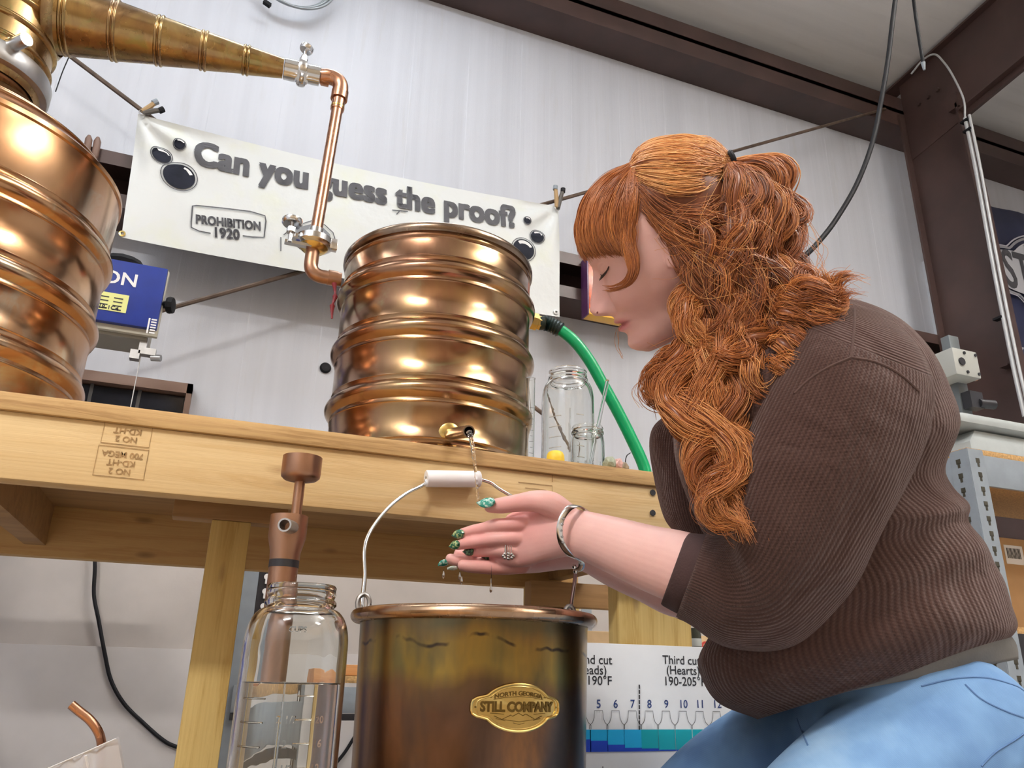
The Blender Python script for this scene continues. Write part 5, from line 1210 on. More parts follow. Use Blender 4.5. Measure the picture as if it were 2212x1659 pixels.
# ---------------------------------------------------------------- fingernails, ring, bracelet
def nailmat(name, c, fleck):
    m, nt, b = new_mat(name); vec = tex_coord(nt)
    nt.links.new(ramp(nt, noise(nt, vec, 260, 3), [(.5, c), (.58, fleck)]), b.inputs['Base Color']); b.inputs['Roughness'].default_value = .12; b.inputs['Coat Weight'].default_value = .6; return m
ng = nailmat('green_nail', (.015, .13, .07), (.45, .55, .25)); nt_ = nailmat('teal_nail', (.03, .30, .22), (.5, .7, .6)); nw_ = nailmat('pale_nail', (.55, .62, .52), (.8, .8, .75)); nd_ = nailmat('dark_nail', (.008, .05, .03), (.1, .25, .12))
def nail(pa, pb, w, n, mat, label=None):     # almond from pixel a (root) to b (tip); n: outward normal
    a, b = P(*pa), P(*pb); d = b-a; L = np.linalg.norm(d); d /= L; n = np.array(n, float); n = n-d*(n@d); n /= np.linalg.norm(n); s = np.cross(d, n); V = []; F = []
    nu_, nv_ = 10, 8
    for i in range(nu_+1):
        t = i/nu_; wd = w*(min(1, (t*4)**.5) if t < .25 else (1-max(0, (t-.45)/.55)**2.2)); wd = max(wd, w*.06)
        for j in range(nv_+1):
            q = (j/nv_-.5)*2; V.append(a+d*L*t+s*wd*q+n*(.0028*(1-q*q)*(.55+.45*sin(pi*min(1, t+.15)))+.0002))
    for i in range(nu_+1):
        t = i/nu_; wd = w*(min(1, (t*4)**.5) if t < .25 else (1-max(0, (t-.45)/.55)**2.2)); wd = max(wd, w*.06)
        for j in range(nv_+1):
            q = (j/nv_-.5)*2; V.append(a+d*L*t+s*wd*q+n*(.0016*(1-q*q)-.0010))
    K = (nu_+1)*(nv_+1)
    for o in (0, K):
        for i in range(nu_):
            for j in range(nv_): F.append((o+i*(nv_+1)+j, o+i*(nv_+1)+j+1, o+(i+1)*(nv_+1)+j+1, o+(i+1)*(nv_+1)+j))
    ring = [i*(nv_+1) for i in range(nu_+1)]+[nu_*(nv_+1)+j for j in range(1, nv_+1)]+[i*(nv_+1)+nv_ for i in range(nu_-1, -1, -1)]+[j for j in range(nv_-1, 0, -1)]
    for x, y in zip(ring, ring[1:]+ring[:1]): F.append((x, y, y+K, x+K))
    o = mk('fingernail', V, F, mat, per, True, 60)
    if label: o['label'] = label
toC = -_f
nail((1070, 1084, .995), (1030, 1087, 1.004), .0072, toC+_u*.8, nt_, 'long almond thumb nail, green with pale flowers')
nail((1003, 1151, 1.018), (976, 1157, 1.026), .0058, toC*1+_u*.2, ng)
nail((993, 1174, 1.014), (970, 1181, 1.022), .0056, toC*1+_u*.35, ng)
nail((1024, 1190, 1.018), (1000, 1192, 1.026), .0058, toC+_u*.3, nd_)
nail((1064, 1199, 1.024), (1040, 1203, 1.030), .0050, toC+_u*.3, nd_)
nail((969, 1213, 1.026), (946, 1221, 1.026), .0056, toC*.8-_u*.6, nt_, 'pale teal nail of the lower hand')
nail((988, 1226, 1.008), (966, 1228, 1.008), .0045, toC*.6-_u*.9, nw_)
nail((1020, 1228, 1.012), (1004, 1231, 1.012), .0035, toC*.6-_u*.9, nw_)
silver = simple('silver', (.80, .79, .77), .22, 1, .1, 120)
def ribbon(name, pts, w, t, mat, parent, wdir):
    p = bezier(pts, 6); s = [tuple(q)+(w, t) for q in p]; return mk(name, *loft_geo(s, 10, wdir, None, True, False), mat, parent)
br_ = ribbon('bracelet', [P(*q) for q in ((1272, 1108, 1.010), (1262, 1100, .995), (1247, 1093, .975), (1229, 1098, .963), (1214, 1120, .955), (1209, 1146, .953), (1214, 1174, .955), (1230, 1198, .962), (1248, 1209, .972), (1256, 1216, .985), (1254, 1228, .992), (1243, 1232, .995))], .0040, .0011, silver, per, P(1300, 1170, .97)-P(1230, 1150, .97))
br_['label'] = 'engraved silver cuff bracelet'
for q in ((1240, 1224, .994), (1243, 1234, .995)): lathe('bracelet_end', [(0, -.0032), (.0023, -.0023), (.0032, 0), (.0023, .0023), (0, .0032)], P(*q), (0, 0, 1), silver, br_, 10)
mb = MB()
for k in range(5):
    c_ = P(1212+abs(k-2)*2.2, 1120+k*13, .9525); mb.lathe([(0, 0), (.0022, 0), (.0012, .0012), (0, .0014)], c_, toC, 4)
mb.build('engraving', M['steel_dull'], br_)
rc = P(1096, 1189, 1.004); rd = P(1075, 1189, 1.008)-P(1122, 1189, 1.001); rd /= np.linalg.norm(rd); ra, rb_, _ = frame(rd)
rg = mk('ring', *tube_geo([rc+ra*.0108*cos(a)+rb_*.0108*sin(a) for a in np.linspace(0, 2*pi, 33)], .0011, 8, False), silver, per)
mb = MB()
for k in range(9):
    a_ = 2*pi*k/8; c_ = P(1098, 1201, .992)+(_r*.0062*cos(a_)+_u*.0034*sin(a_) if k < 8 else 0); mb.lathe([(0, -.0022), (.0019, -.0008), (.0021, .0006), (0, .0022)], c_, toC, 6)
for k in range(4): mb.tube([P(1092+k*4, 1178, .993), P(1093+k*4, 1199, .991)], .0006, 5)
mb.build('ring_stones', simple('stones', (.82, .82, .85), .08, .9), rg)

# ---------------------------------------------------------------- sweater
def knit(name, nu=120, nv=150, yoke=None):
    m, nt, b = new_mat(name); uv = N(nt, 'ShaderNodeUVMap'); sp = N(nt, 'ShaderNodeSeparateXYZ'); nt.links.new(uv.outputs[0], sp.inputs[0])
    nz = noise(nt, tex_coord(nt), 14, 3)
    u = math_(nt, 'SINE', math_(nt, 'MULTIPLY', sp.outputs[0], nu*2*pi)); v = math_(nt, 'SINE', math_(nt, 'MULTIPLY', sp.outputs[1], nv*2*pi))
    h = math_(nt, 'ADD', math_(nt, 'MULTIPLY', u, .7), math_(nt, 'MULTIPLY', math_(nt, 'MULTIPLY', v, u), .3))
    if yoke:
        k = math_(nt, 'GREATER_THAN', sp.outputs[1], yoke)
        h = math_(nt, 'ADD', math_(nt, 'MULTIPLY', h, k), math_(nt, 'MULTIPLY', v, math_(nt, 'SUBTRACT', 1.0, k)))
    hh = math_(nt, 'MULTIPLY_ADD', h, .5, .5)
    c = mixc(nt, hh, (.045, .022, .018), (.085, .044, .036)); c = mixc(nt, math_(nt, 'MULTIPLY', nz, .35), c, (.10, .056, .046))
    nt.links.new(c, b.inputs['Base Color']); b.inputs['Roughness'].default_value = .92; b.inputs['Specular IOR Level'].default_value = .15
    b.inputs['Sheen Weight'].default_value = .22; b.inputs['Sheen Roughness'].default_value = .5; b.inputs['Sheen Tint'].default_value = (.9, .75, .7, 1)
    nt.links.new(bump(nt, hh, .5, .003, bump(nt, noise(nt, tex_coord(nt), 700, 2), .35, .002, bump(nt, noise(nt, tex_coord(nt), 11, 3, .5, .8), .55, .035))), b.inputs['Normal']); return m
def garment(name, secs, seg, n, mat, parent, fold=None, up=None, tout=None):
    # secs: rows (x,y,z, ax,ay,az, bx,by,bz): centre and two half-axis vectors; resampled, with UV and folds, then given thickness
    s = resample(np.array(secs, float), n); V = np.zeros((n, seg+1, 3))
    th_ = np.linspace(0, 2*pi, seg+1)
    for i in range(n):
        c_, a_, b2 = s[i, :3], s[i, 3:6], s[i, 6:9]
        for k, t in enumerate(th_):
            f = 1.0+(fold(i/(n-1), t) if fold else 0); V[i, k] = c_+f*(a_*cos(t)+b2*sin(t))
    W_ = seg+1; F = [(i*W_+k, i*W_+k+1, (i+1)*W_+k+1, (i+1)*W_+k) for i in range(n-1) for k in range(seg)]
    me = bpy.data.meshes.new(name); me.from_pydata((V.reshape(-1, 3)-base_of(parent)).tolist(), [], F)
    uvl = me.uv_layers.new(name='UVMap'); li = np.empty(len(me.loops), int); me.loops.foreach_get('vertex_index', li)
    uvl.data.foreach_set('uv', np.stack([(li % W_)/seg, (li//W_)/(n-1)], 1).ravel().astype(float))
    bm = bmesh.new(); bm.from_mesh(me); bmesh.ops.remove_doubles(bm, verts=bm.verts, dist=1e-5); bmesh.ops.recalc_face_normals(bm, faces=bm.faces)
    for f in bm.faces: f.smooth = True
    bm.to_mesh(me); bm.free()
    o = mesh_obj(name, me, mat, parent); so = o.modifiers.new('thick', 'SOLIDIFY'); so.thickness = .003; so.offset = -1
    return o
def sec(F_, B_, d, hd, tilt=0):     # front pixel, back pixel, depth, half depth
    a, b = P(F_[0], F_[1], d), P(B_[0], B_[1], d); c = (a+b)/2; ax_ = (a-b)/2; v = ray((F_[0]+B_[0])/2, (F_[1]+B_[1])/2); v = v/np.linalg.norm(v)
    return tuple(c)+tuple(ax_)+tuple(v*hd)
tors = [sec((1640, 1553), (2172, 1388), 1.0, .150), sec((1558, 1512), (2190, 1352), 1.0, .165), sec((1520, 1440), (2166, 1285), 1.0, .170), sec((1548, 1350), (2142, 1198), 1.0, .165), sec((1545, 1260), (2088, 1132), 1.0, .160), sec((1540, 1200), (2088, 1088), 1.0, .163),
        sec((1500, 1110), (2030, 1020), 1.0, .165), sec((1460, 1000), (2070, 915), 1.0, .170), sec((1455, 910), (2048, 830), 1.0, .172), sec((1480, 840), (2010, 752), 1.0, .165), sec((1525, 790), (1945, 688), 1.0, .145), sec((1560, 765), (1860, 650), 1.0, .110), sec((1585, 750), (1790, 645), 1.0, .080)]
def tfold(t, a):
    f = .020*sin(a*3+t*9)*sin(pi*t)+.016*sin(a*5-t*21+1.3)*sin(pi*min(1, t*1.4))
    f += .030*math.exp(-((t-.34)/.05)**2)*sin(a*2+.5)-.022*math.exp(-((t-.41)/.03)**2)*(0.5+.5*cos(a-2.6))+.03*math.exp(-((t-.10)/.07)**2)
    f += .016*sin(t*46+a*2.0)*math.exp(-((t-.22)/.14)**2)
    return f
swt = garment('sweater_body', tors, 128, 110, knit('brown_waffle_knit', 150, 120), per, tfold)
def ssec(x, y, d, r_px, ang, hd):   # centre pixel, half width in pixels along image angle, half depth
    c = P(x, y, d); e = P(x+r_px*cos(ang), y+r_px*sin(ang), d)-c; v = ray(x, y); v = v/np.linalg.norm(v); return tuple(c)+tuple(e)+tuple(v*hd)
R_ = radians
slv = [ssec(1862, 660, .965, 58, R_(18), .055), ssec(1872, 705, .935, 118, R_(20), .085), ssec(1868, 775, .905, 158, R_(22), .095), ssec(1838, 870, .89, 180, R_(26), .098), ssec(1792, 975, .88, 186, R_(30), .098), ssec(1738, 1085, .875, 182, R_(33), .096), ssec(1690, 1185, .872, 172, R_(40), .092),
       ssec(1640, 1255, .875, 160, R_(62), .085), ssec(1580, 1272, .885, 128, R_(92), .075), ssec(1525, 1252, .897, 104, R_(108), .064), ssec(1494, 1240, .905, 98, R_(110), .060)]
def sfold(t, a):
    f = .022*sin(a*2+t*7+.6)*sin(pi*t)+.016*sin(a*4-t*15)*sin(pi*t)
    f += .05*math.exp(-((t-.66)/.08)**2)*(.5+.5*cos(a-.9))+.022*sin(t*40+a*1.4)*math.exp(-((t-.80)/.09)**2)*(.5-.5*cos(a))
    return f
slv_o = garment('sleeve', slv, 112, 96, knit('brown_sleeve_knit', 104, 120, .20), per, sfold)
cuf = [ssec(1500, 1242, .905, 92, R_(110), .058), ssec(1480, 1236, .908, 88, R_(110), .055), ssec(1461, 1230, .912, 84, R_(110), .052), ssec(1455, 1229, .913, 80, R_(110), .049)]
garment('cuff', cuf, 90, 14, simple('cuff_knit', (.060, .030, .028), .9, 0, .12, 40, .3, 400), per)
fsl = [ssec(1640, 800, 1.10, 60, R_(10), .06), ssec(1570, 850, 1.13, 110, R_(-15), .085), ssec(1520, 930, 1.14, 110, R_(0), .085), ssec(1505, 1030, 1.14, 96, R_(5), .080), ssec(1515, 1130, 1.13, 84, R_(10), .072), ssec(1540, 1220, 1.115, 82, R_(40), .066), ssec(1530, 1280, 1.105, 78, R_(80), .060), ssec(1490, 1272, 1.10, 70, R_(105), .055), ssec(1472, 1266, 1.098, 66, R_(108), .052)]
garment('sleeve', fsl, 90, 70, knit('brown_far_sleeve_knit', 96, 110), per, lambda t, a: .03*sin(a*3+t*14)*sin(pi*t))
# collar ridge and raglan seam
tube('collar', bezier([P(*q) for q in ((1580, 765, .93), (1640, 720, .915), (1720, 680, .915), (1790, 655, .935), (1815, 650, .985))], 8), .006, M['knit_seam'] if 'knit_seam' in M else simple('seam_knit', (.075, .04, .034), .9), per, 8)
# grey undershirt hem
und = [sec((1640, 1530), (2196, 1425), 1.0, .150), sec((1640, 1500), (2190, 1385), 1.0, .150), sec((1660, 1480), (2165, 1350), 1.0, .145)]
garment('undershirt_hem', und, 96, 12, simple('grey_jersey', (.155, .15, .14), .9, 0, .1, 30, .2, 300), per, lambda t, a: .010*sin(a*6+t*5))
# ---------------------------------------------------------------- jeans
jn = MB()
def jl(rows, n, up=(0, 0, 1.0)): jn.add(*loft_geo(px(rows), 36, up, n))
jl([(1900, 1440, 1.0, .105, .14), (1915, 1530, 1.0, .112, .150), (1925, 1620, .99, .105, .150)], 12, HF)
jl([(2065, 1590, .92, .100, .100), (1945, 1690, .875, .097, .099), (1800, 1815, .81, .088, .090), (1655, 1950, .745, .072, .074)], 22)
jl([(1870, 1560, 1.09, .100, .100), (1720, 1640, 1.08, .094, .097), (1570, 1730, 1.06, .086, .088), (1420, 1850, 1.05, .070, .072)], 22)
kn = P(1655, 1950, .745); kf = P(1420, 1850, 1.05)
for k_, fx, fy in ((kn, .03, .02), (kf, .03, -.01)):
    jn.add(*loft_geo([tuple(k_+np.array([0, 0, .0]))+(.072, .072), tuple(k_+np.array([fx, fy, -.12]))+(.066, .066), (k_[0]+fx*2, k_[1]+fy*2, .14, .052, .052), (k_[0]+fx*2, k_[1]+fy*2, .10, .056, .056)], 28, (1, 0, 0), 16))
    sh = MB(); sh.add(*loft_geo([(k_[0]+fx*2+.05, k_[1]+fy*2, .045, .038, .042), (k_[0]+fx*2, k_[1]+fy*2, .055, .052, .044), (k_[0]+fx*2-.09, k_[1]+fy*2, .036, .033, .046), (k_[0]+fx*2-.16, k_[1]+fy*2, .027, .024, .038)], 24, (0, 0, 1), 14)); sh.build('shoe', simple('brown_shoe', (.10, .06, .04), .5), per)
me, co = remesh(jn, 'jeans', .005, 10, .6); place(me, co, per); JCO = co
def denim():
    m, nt, b = new_mat('blue_denim'); vec = tex_coord(nt); f = noise(nt, vec, 6, 4); tw = N(nt, 'ShaderNodeTexWave'); tw.inputs['Scale'].default_value = 220; tw.inputs['Distortion'].default_value = 1.5; nt.links.new(tex_coord(nt, (1, 1, 1), 'Object', (.4, .5, .7)), tw.inputs[0])
    c = ramp(nt, f, [(.32, (.055, .15, .36)), (.55, (.16, .32, .57)), (.72, (.30, .48, .70))]); c = mixc(nt, math_(nt, 'MULTIPLY', tw.outputs['Fac'], .18), c, (.36, .50, .68))
    nt.links.new(c, b.inputs['Base Color']); b.inputs['Roughness'].default_value = .85
    nt.links.new(bump(nt, tw.outputs['Fac'], .2, .001, bump(nt, noise(nt, vec, 9, 3), .5, .03)), b.inputs['Normal']); return m
M['denim'] = denim()
0 and print('JEANS in bucket', int(((np.linalg.norm(JCO[:, :2]-np.array([kx, ky]), axis=1) < KR+.012) & (JCO[:, 2] > TT)).sum()), 'near table', int(((JCO[:, 0] < .17) & (JCO[:, 2] < TT)).sum()), 'seat', SEAT, JCO.min(0), JCO.max(0))
jo = mesh_obj('jeans', me, M['denim'], per)
from mathutils.bvhtree import BVHTree
def caster(o):
    off = base_of(per); me_ = o.data; vs = [Vector(np.array(v.co)+off) for v in me_.vertices]; return BVHTree.FromPolygons(vs, [tuple(q.vertices) for q in me_.polygons])
def seam(name, tree, pts, r, mat, n=10, parent=per, lift=.0006):
    pp = bezier([(x, y, 0) for x, y in pts], n); out = []
    for x, y, _ in pp:
        d = Vector(ray(x, y)).normalized(); h = tree.ray_cast(Vector(CAM), d)
        if h[0] is not None: out.append(np.array(h[0])-np.array(d)*lift)
    if len(out) > 3:
        out = np.array(out); out[1:-1] = (out[:-2]+out[1:-1]+out[2:])/3; tube(name, out, r, mat, parent, 6)
jt_ = caster(jo); stm = simple('denim_stitch', (.10, .20, .40), .8)
seam('waist_seam', jt_, ((1990, 1482), (2060, 1466), (2130, 1464), (2190, 1480), (2211, 1492)), .0010, stm, parent=jo)
seam('pocket_seam', jt_, ((2085, 1478), (2120, 1510), (2170, 1535), (2211, 1550)), .0009, stm, parent=jo)
seam('pocket_seam', jt_, ((2120, 1655), (2150, 1625), (2190, 1600), (2211, 1585)), .0009, stm, parent=jo)
seam('fly_seam', jt_, ((1722, 1552), (1732, 1580), (1745, 1610)), .0010, stm, parent=jo)
kt = caster(slv_o); sk = simple('seam_knit_light', (.085, .046, .038), .92, 0, .2, 200)
seam('raglan_seam', kt, ((1846, 668), (1846, 700), (1842, 738), (1838, 772)), .0016, sk, parent=slv_o, lift=.0)
seam('raglan_seam', kt, ((1838, 772), (1792, 792), (1750, 818), (1716, 850)), .0016, sk, parent=slv_o, lift=.0)
seam('raglan_seam', kt, ((1838, 772), (1890, 782), (1940, 806), (1985, 845)), .0016, sk, parent=slv_o, lift=.0)
# ---------------------------------------------------------------- stool under her, pedestal under the bucket
hp0 = P(1980, 1640, .98); _q = JCO[np.linalg.norm(JCO[:, :2]-(hp0[:2]+np.array([.05, .02])), axis=1) < .16]; SEAT = float(_q[:, 2].min())+.003
stl = thing('stool', 'wooden stool under the seated woman', 'stool', (hp0[0]+.05, hp0[1]+.02, 0))
lathe('seat', [(0, SEAT-.04), (.15, SEAT-.04), (.165, SEAT-.03), (.165, SEAT-.008), (.155, SEAT), (0, SEAT)], (hp0[0]+.05, hp0[1]+.02, 0), (0, 0, 1), M['pine_deck'], stl, 40)
for sx in (-1, 1):
    for sy in (-1, 1): tube('leg', [(hp0[0]+.05+sx*.10, hp0[1]+.02+sy*.10, SEAT-.035), (hp0[0]+.05+sx*.16, hp0[1]+.02+sy*.16, .0)], .017, M['pine_z'], stl, 12)
ped = thing('bucket_stand', 'round wooden stand under the copper bucket', 'stand', (kx, ky, 0))
lathe('top', [(0, TT-.03), (.11, TT-.03), (.118, TT-.022), (.118, TT-.004), (.114, TT), (0, TT)], (kx, ky, 0), (0, 0, 1), M['pine_deck'], ped, 40)
lathe('column', [(0, .03), (.045, .03), (.035, .2), (.035, TT-.1), (.05, TT-.03), (0, TT-.03)], (kx, ky, 0), (0, 0, 1), M['pine_z'], ped, 24)
lathe('base', [(0, 0), (.15, 0), (.15, .02), (.05, .035), (0, .035)], (kx, ky, 0), (0, 0, 1), M['pine_deck'], ped, 32)
# ================================================================== HAIR
def hairmat():
    m, nt, b = new_mat('red_hair'); a = N(nt, 'ShaderNodeAttribute', attribute_name='strand')
    sp = N(nt, 'ShaderNodeSeparateColor'); nt.links.new(a.outputs['Color'], sp.inputs[0])
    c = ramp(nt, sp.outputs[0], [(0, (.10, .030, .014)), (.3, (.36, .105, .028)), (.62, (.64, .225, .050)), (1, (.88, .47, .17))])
    nt.links.new(c, b.inputs['Base Color']); b.inputs['Roughness'].default_value = .38; b.inputs['Specular IOR Level'].default_value = .45
    b.inputs['Sheen Weight'].default_value = .1
    return m
M['hair'] = hairmat()
class Hair:
    def __init__(s): s.V = []; s.F = []; s.C = []; s.n = 0
    def strands(s, paths, rad, shade, seg=3):
        # paths (S,N,3), rad (S,N), shade (S,)
        S, Np, _ = paths.shape
        T = np.gradient(paths, axis=1); T /= np.linalg.norm(T, axis=2, keepdims=True)+1e-12
        ref = np.broadcast_to(np.array([.31, .87, .38]), T.shape); A = np.cross(T, ref); A /= np.linalg.norm(A, axis=2, keepdims=True)+1e-12; B = np.cross(T, A)
        ang = 2*pi*np.arange(seg)/seg
        V = paths[:, :, None]+rad[:, :, None, None]*(np.cos(ang)[None, None, :, None]*A[:, :, None]+np.sin(ang)[None, None, :, None]*B[:, :, None])
        idx = s.n+np.arange(S*Np*seg).reshape(S, Np, seg); k2 = (np.arange(seg)+1) % seg
        F = np.stack([idx[:, :-1], idx[:, :-1][:, :, k2], idx[:, 1:][:, :, k2], idx[:, 1:]], -1).reshape(-1, 4)
        s.V.append(V.reshape(-1, 3)); s.F.append(F); s.C.append(np.repeat(shade, Np*seg)); s.n += S*Np*seg
    def build(s, name, parent, label=None):
        V = np.vstack(s.V)-base_of(parent); F = np.vstack(s.F); C = np.concatenate(s.C)
        me = bpy.data.meshes.new(name); me.vertices.add(len(V)); me.vertices.foreach_set('co', V.ravel())
        me.loops.add(F.size); me.loops.foreach_set('vertex_index', F.ravel().astype(np.int32)); me.polygons.add(len(F))
        me.polygons.foreach_set('loop_start', np.arange(0, F.size, 4, dtype=np.int32)); me.polygons.foreach_set('use_smooth', np.ones(len(F), bool))
        me.update(); me.validate()
        at = me.color_attributes.new('strand', 'FLOAT_COLOR', 'POINT'); at.data.foreach_set('color', np.c_[C, C, C, np.ones(len(C))].ravel())
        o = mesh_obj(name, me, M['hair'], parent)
        if label: o['label'] = label
        return o
def guide(pts, n, m=.004):
    g = resample(np.array([P(*p) for p in pts]), n); rel = g-HO; a, b, l = rel@HF, rel@HU, rel@HL     # keep outside the head
    af, ab, w = crv(b, AFk), crv(b, ABk), crv(b, WKk); ac = np.minimum(0, af-.02)
    q = np.clip(np.where(a > ac, (a-ac)/(af-ac+1e-6), (ac-a)/(ac-ab+1e-6)), 0, 1); lw = w*np.sqrt(1-(q**(1/.82))**2)**.86
    ok = (q < 1) & (b > -.09) & (b < .118) & (l > -.01) & (l < lw+m)
    push = np.where(ok, lw+m-l, 0); k = np.ones(5)/5; push = np.maximum(push, np.convolve(np.pad(push, 2, 'edge'), k, 'valid'))
    return g+HL*push[:, None]
def trim_ends(Pp, lo=.82, hi=1.0):       # strands of uneven length
    S, n, _ = Pp.shape; e = lo+(hi-lo)*rng.random(S); x = np.linspace(0, n-1.001, n)[None]*e[:, None]; i = x.astype(int); f = (x-i)[..., None]; r = np.arange(S)[:, None]
    return Pp[r, i]*(1-f)+Pp[r, i+1]*f
def smooth_noise(S, Np, k):       # S curves of smooth noise with k knots
    a = rng.normal(size=(S, k, 3)); t = np.linspace(0, k-1.001, Np); i = t.astype(int); f = (t-i); f = f*f*(3-2*f)
    return a[:, i]*(1-f)[None, :, None]+a[:, i+1]*f[None, :, None]
def sheet(h, guides, S, n=34, jit=.0025, fly=.0015, r=.00042, shade=(.35, .75), wave=0, wl=3.0, thick=.008, tipjit=.0, lane=14):
    G = np.stack([guide(g, n) for g in guides]); m_ = len(G)
    u = np.sort(rng.random(S))*(m_-1)*.9999; i = u.astype(int); f = (u-i)[:, None, None]
    Pp = G[i]*(1-f)+G[np.minimum(i+1, m_-1)]*f
    t = np.linspace(0, 1, n)
    depth = rng.random(S)[:, None, None]*thick; Pp = Pp+depth*(_f)[None, None]     # some strands lie further in
    Pp = Pp+smooth_noise(S, n, 5)*fly*(.3+t)[None, :, None]+rng.normal(size=(S, 1, 3))*jit*.6
    if wave:
        ph = np.floor(u*lane/m_)*1.7+rng.random(S)*.5
        w = wave*np.sin(2*pi*wl*t[None]+ph[:, None])*np.minimum(1, t*2)[None]; w2 = wave*np.cos(2*pi*wl*t[None]+ph[:, None])*np.minimum(1, t*2)[None]
        T = np.gradient(Pp, axis=1); T /= np.linalg.norm(T, axis=2, keepdims=True); X = np.cross(T, _f[None, None]); X /= np.linalg.norm(X, axis=2, keepdims=True)+1e-9
        Pp = Pp+X*w[..., None]+_f*w2[..., None]*.6
    cl = np.floor(u*9); cs = (np.sin(cl*12.9898)*43758.5453) % 1
    sh = shade[0]+(shade[1]-shade[0])*np.clip(.5*rng.random(S)+.5*cs, 0, 1)
    rr = np.full((S, n), r)*(1-.55*np.maximum(0, t-.75)/.25)[None]*(.7+.6*rng.random(S))[:, None]
    h.strands(trim_ends(Pp, .9), rr, sh)
def lock(h, pts, R, S=60, n=44, shade=(.35, .8), curl=0, turns=2.0, r=.00045, taper=.25, core=True, fray=.0018):
    g = guide(pts, n); t = np.linspace(0, 1, n)
    T = np.gradient(g, axis=0); T /= np.linalg.norm(T, axis=1)[:, None]
    X = np.cross(T, _f); X /= np.linalg.norm(X, axis=1)[:, None]+1e-9; Y = np.cross(T, X)
    if curl:
        a0 = rng.random()*6.28; env = np.minimum(1, t*2.5)
        g = g+(X*np.cos(a0+2*pi*turns*t)[:, None]+Y*np.sin(a0+2*pi*turns*t)[:, None])*(curl*env)[:, None]
        T = np.gradient(g, axis=0); T /= np.linalg.norm(T, axis=1)[:, None]; X = np.cross(T, _f); X /= np.linalg.norm(X, axis=1)[:, None]+1e-9; Y = np.cross(T, X)
    prof = R*(.55+.45*np.sin(pi*np.clip(t*1.05, 0, 1)**.7))*(1-(1-taper)*np.clip((t-.55)/.45, 0, 1)**1.5)
    a = rng.random(S)*2*pi; q = np.sqrt(rng.random(S)); tw = rng.normal()*1.5
    ang = a[:, None]+tw*2*t[None]
    # flattened ribbon-like section
    Pp = g[None]+(X[None]*(np.cos(ang)*q[:, None]*prof[None])[..., None]+Y[None]*(np.sin(ang)*q[:, None]*prof[None]*.55)[..., None])
    Pp = Pp+smooth_noise(S, n, 6)*fray*(.2+t)[None, :, None]
    sh = shade[0]+(shade[1]-shade[0])*(.55*rng.random(S)+.45*(q*np.cos(a)*.5+.5))
    rr = np.full((S, n), r)*(1-.6*np.maximum(0, t-.7)/.3)[None]*(.7+.6*rng.random(S))[:, None]
    h.strands(trim_ends(Pp, .72), rr, sh)
    if core: h.strands(g[None], (prof*.40*np.clip((1-t)*4, .02, 1))[None], np.array([shade[0]*.6]), 8)

# scalp cap under everything
cap = MB(); nr, na2 = 34, 60; V = []
for i in range(nr+1):
    b = -.035+.149*i/nr; bq = min(b, .1188); af, ab, w = float(crv(np.array(bq), AFk)), float(crv(np.array(bq), ABk)), float(crv(np.array(bq), WKk)); ac = min(0, af-.02)
    frontlim = np.interp(b, [-.04, .0, .03, .06, .085, .12], [-.040, -.030, -.016, -.002, .012, .02])
    for k in range(na2):
        t = 2*pi*k/na2; a = ac+((af-ac)*abs(cos(t))**.82 if cos(t) > 0 else -(ac-ab)*abs(cos(t))**.95); l = w*np.sign(sin(t))*abs(sin(t))**.86
        a = min(a, frontlim); g_ = 1.0; V.append(H3(a*1.0-.000+(-.007 if a < -.02 else .0), b, l*1.055))
Fc = [(i*na2+k, i*na2+(k+1) % na2, (i+1)*na2+(k+1) % na2, (i+1)*na2+k) for i in range(nr) for k in range(na2)]+[tuple(range(na2)), tuple(nr*na2+k for k in range(na2))]
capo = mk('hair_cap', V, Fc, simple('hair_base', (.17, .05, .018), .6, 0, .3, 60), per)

D = .0
h = Hair()   # crown roll
pouf = [((1368, 360, 1.015), (1392, 332, 1.04), (1445, 316, 1.05), (1510, 320, 1.04), (1555, 340, 1.01), (1580, 354, .99)),
        ((1368, 352, .985), (1385, 318, .985), (1440, 297, .985), (1510, 296, .985), (1558, 320, .98), (1580, 350, .98)),
        ((1366, 356, .957), (1388, 330, .945), (1442, 318, .940), (1508, 322, .945), (1553, 338, .955), (1578, 352, .965)),
        ((1365, 362, .942), (1392, 350, .925), (1448, 346, .916), (1508, 350, .922), (1548, 358, .942), (1576, 356, .960)),
        ((1367, 372, .932), (1398, 376, .915), (1450, 382, .904), (1503, 384, .912), (1546, 376, .937), (1575, 360, .957)),
        ((1371, 386, .926), (1404, 404, .910), (1455, 418, .898), (1505, 414, .908), (1544, 394, .935), (1573, 363, .957))]
sheet(h, pouf, 1500, jit=.002, shade=(.5, 1.15), thick=.006, lane=20, fly=.0022)  # strands lightened, painting in the top light on the crown
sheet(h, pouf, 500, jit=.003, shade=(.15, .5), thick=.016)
h.build('crown_roll', per, 'smooth red roll of hair over the crown with painted-in highlight')
h = Hair()   # hair combed back from the temple
side = [((1373, 388, .926), (1420, 425, .906), (1480, 446, .896), (1540, 442, .908), (1574, 402, .945)),
        ((1378, 420, .924), (1425, 465, .904), (1480, 492, .893), (1532, 505, .898), (1572, 525, .908), (1592, 570, .912)),
        ((1392, 455, .922), (1435, 500, .903), (1480, 532, .893), (1526, 565, .896), (1560, 615, .899), (1576, 690, .903)),
        ((1424, 500, .920), (1455, 540, .904), (1480, 577, .895), (1510, 622, .896), (1531, 682, .899), (1540, 745, .903)),
        ((1452, 545, .920), (1474, 585, .906), (1494, 628, .898), (1502, 682, .897), (1508, 732, .899), (1512, 778, .903))]
sheet(h, side, 1100, shade=(.08, .62), thick=.010, wave=.003, wl=1.6, fly=.0035)  # strands darkened, standing in for shade in the hair mass
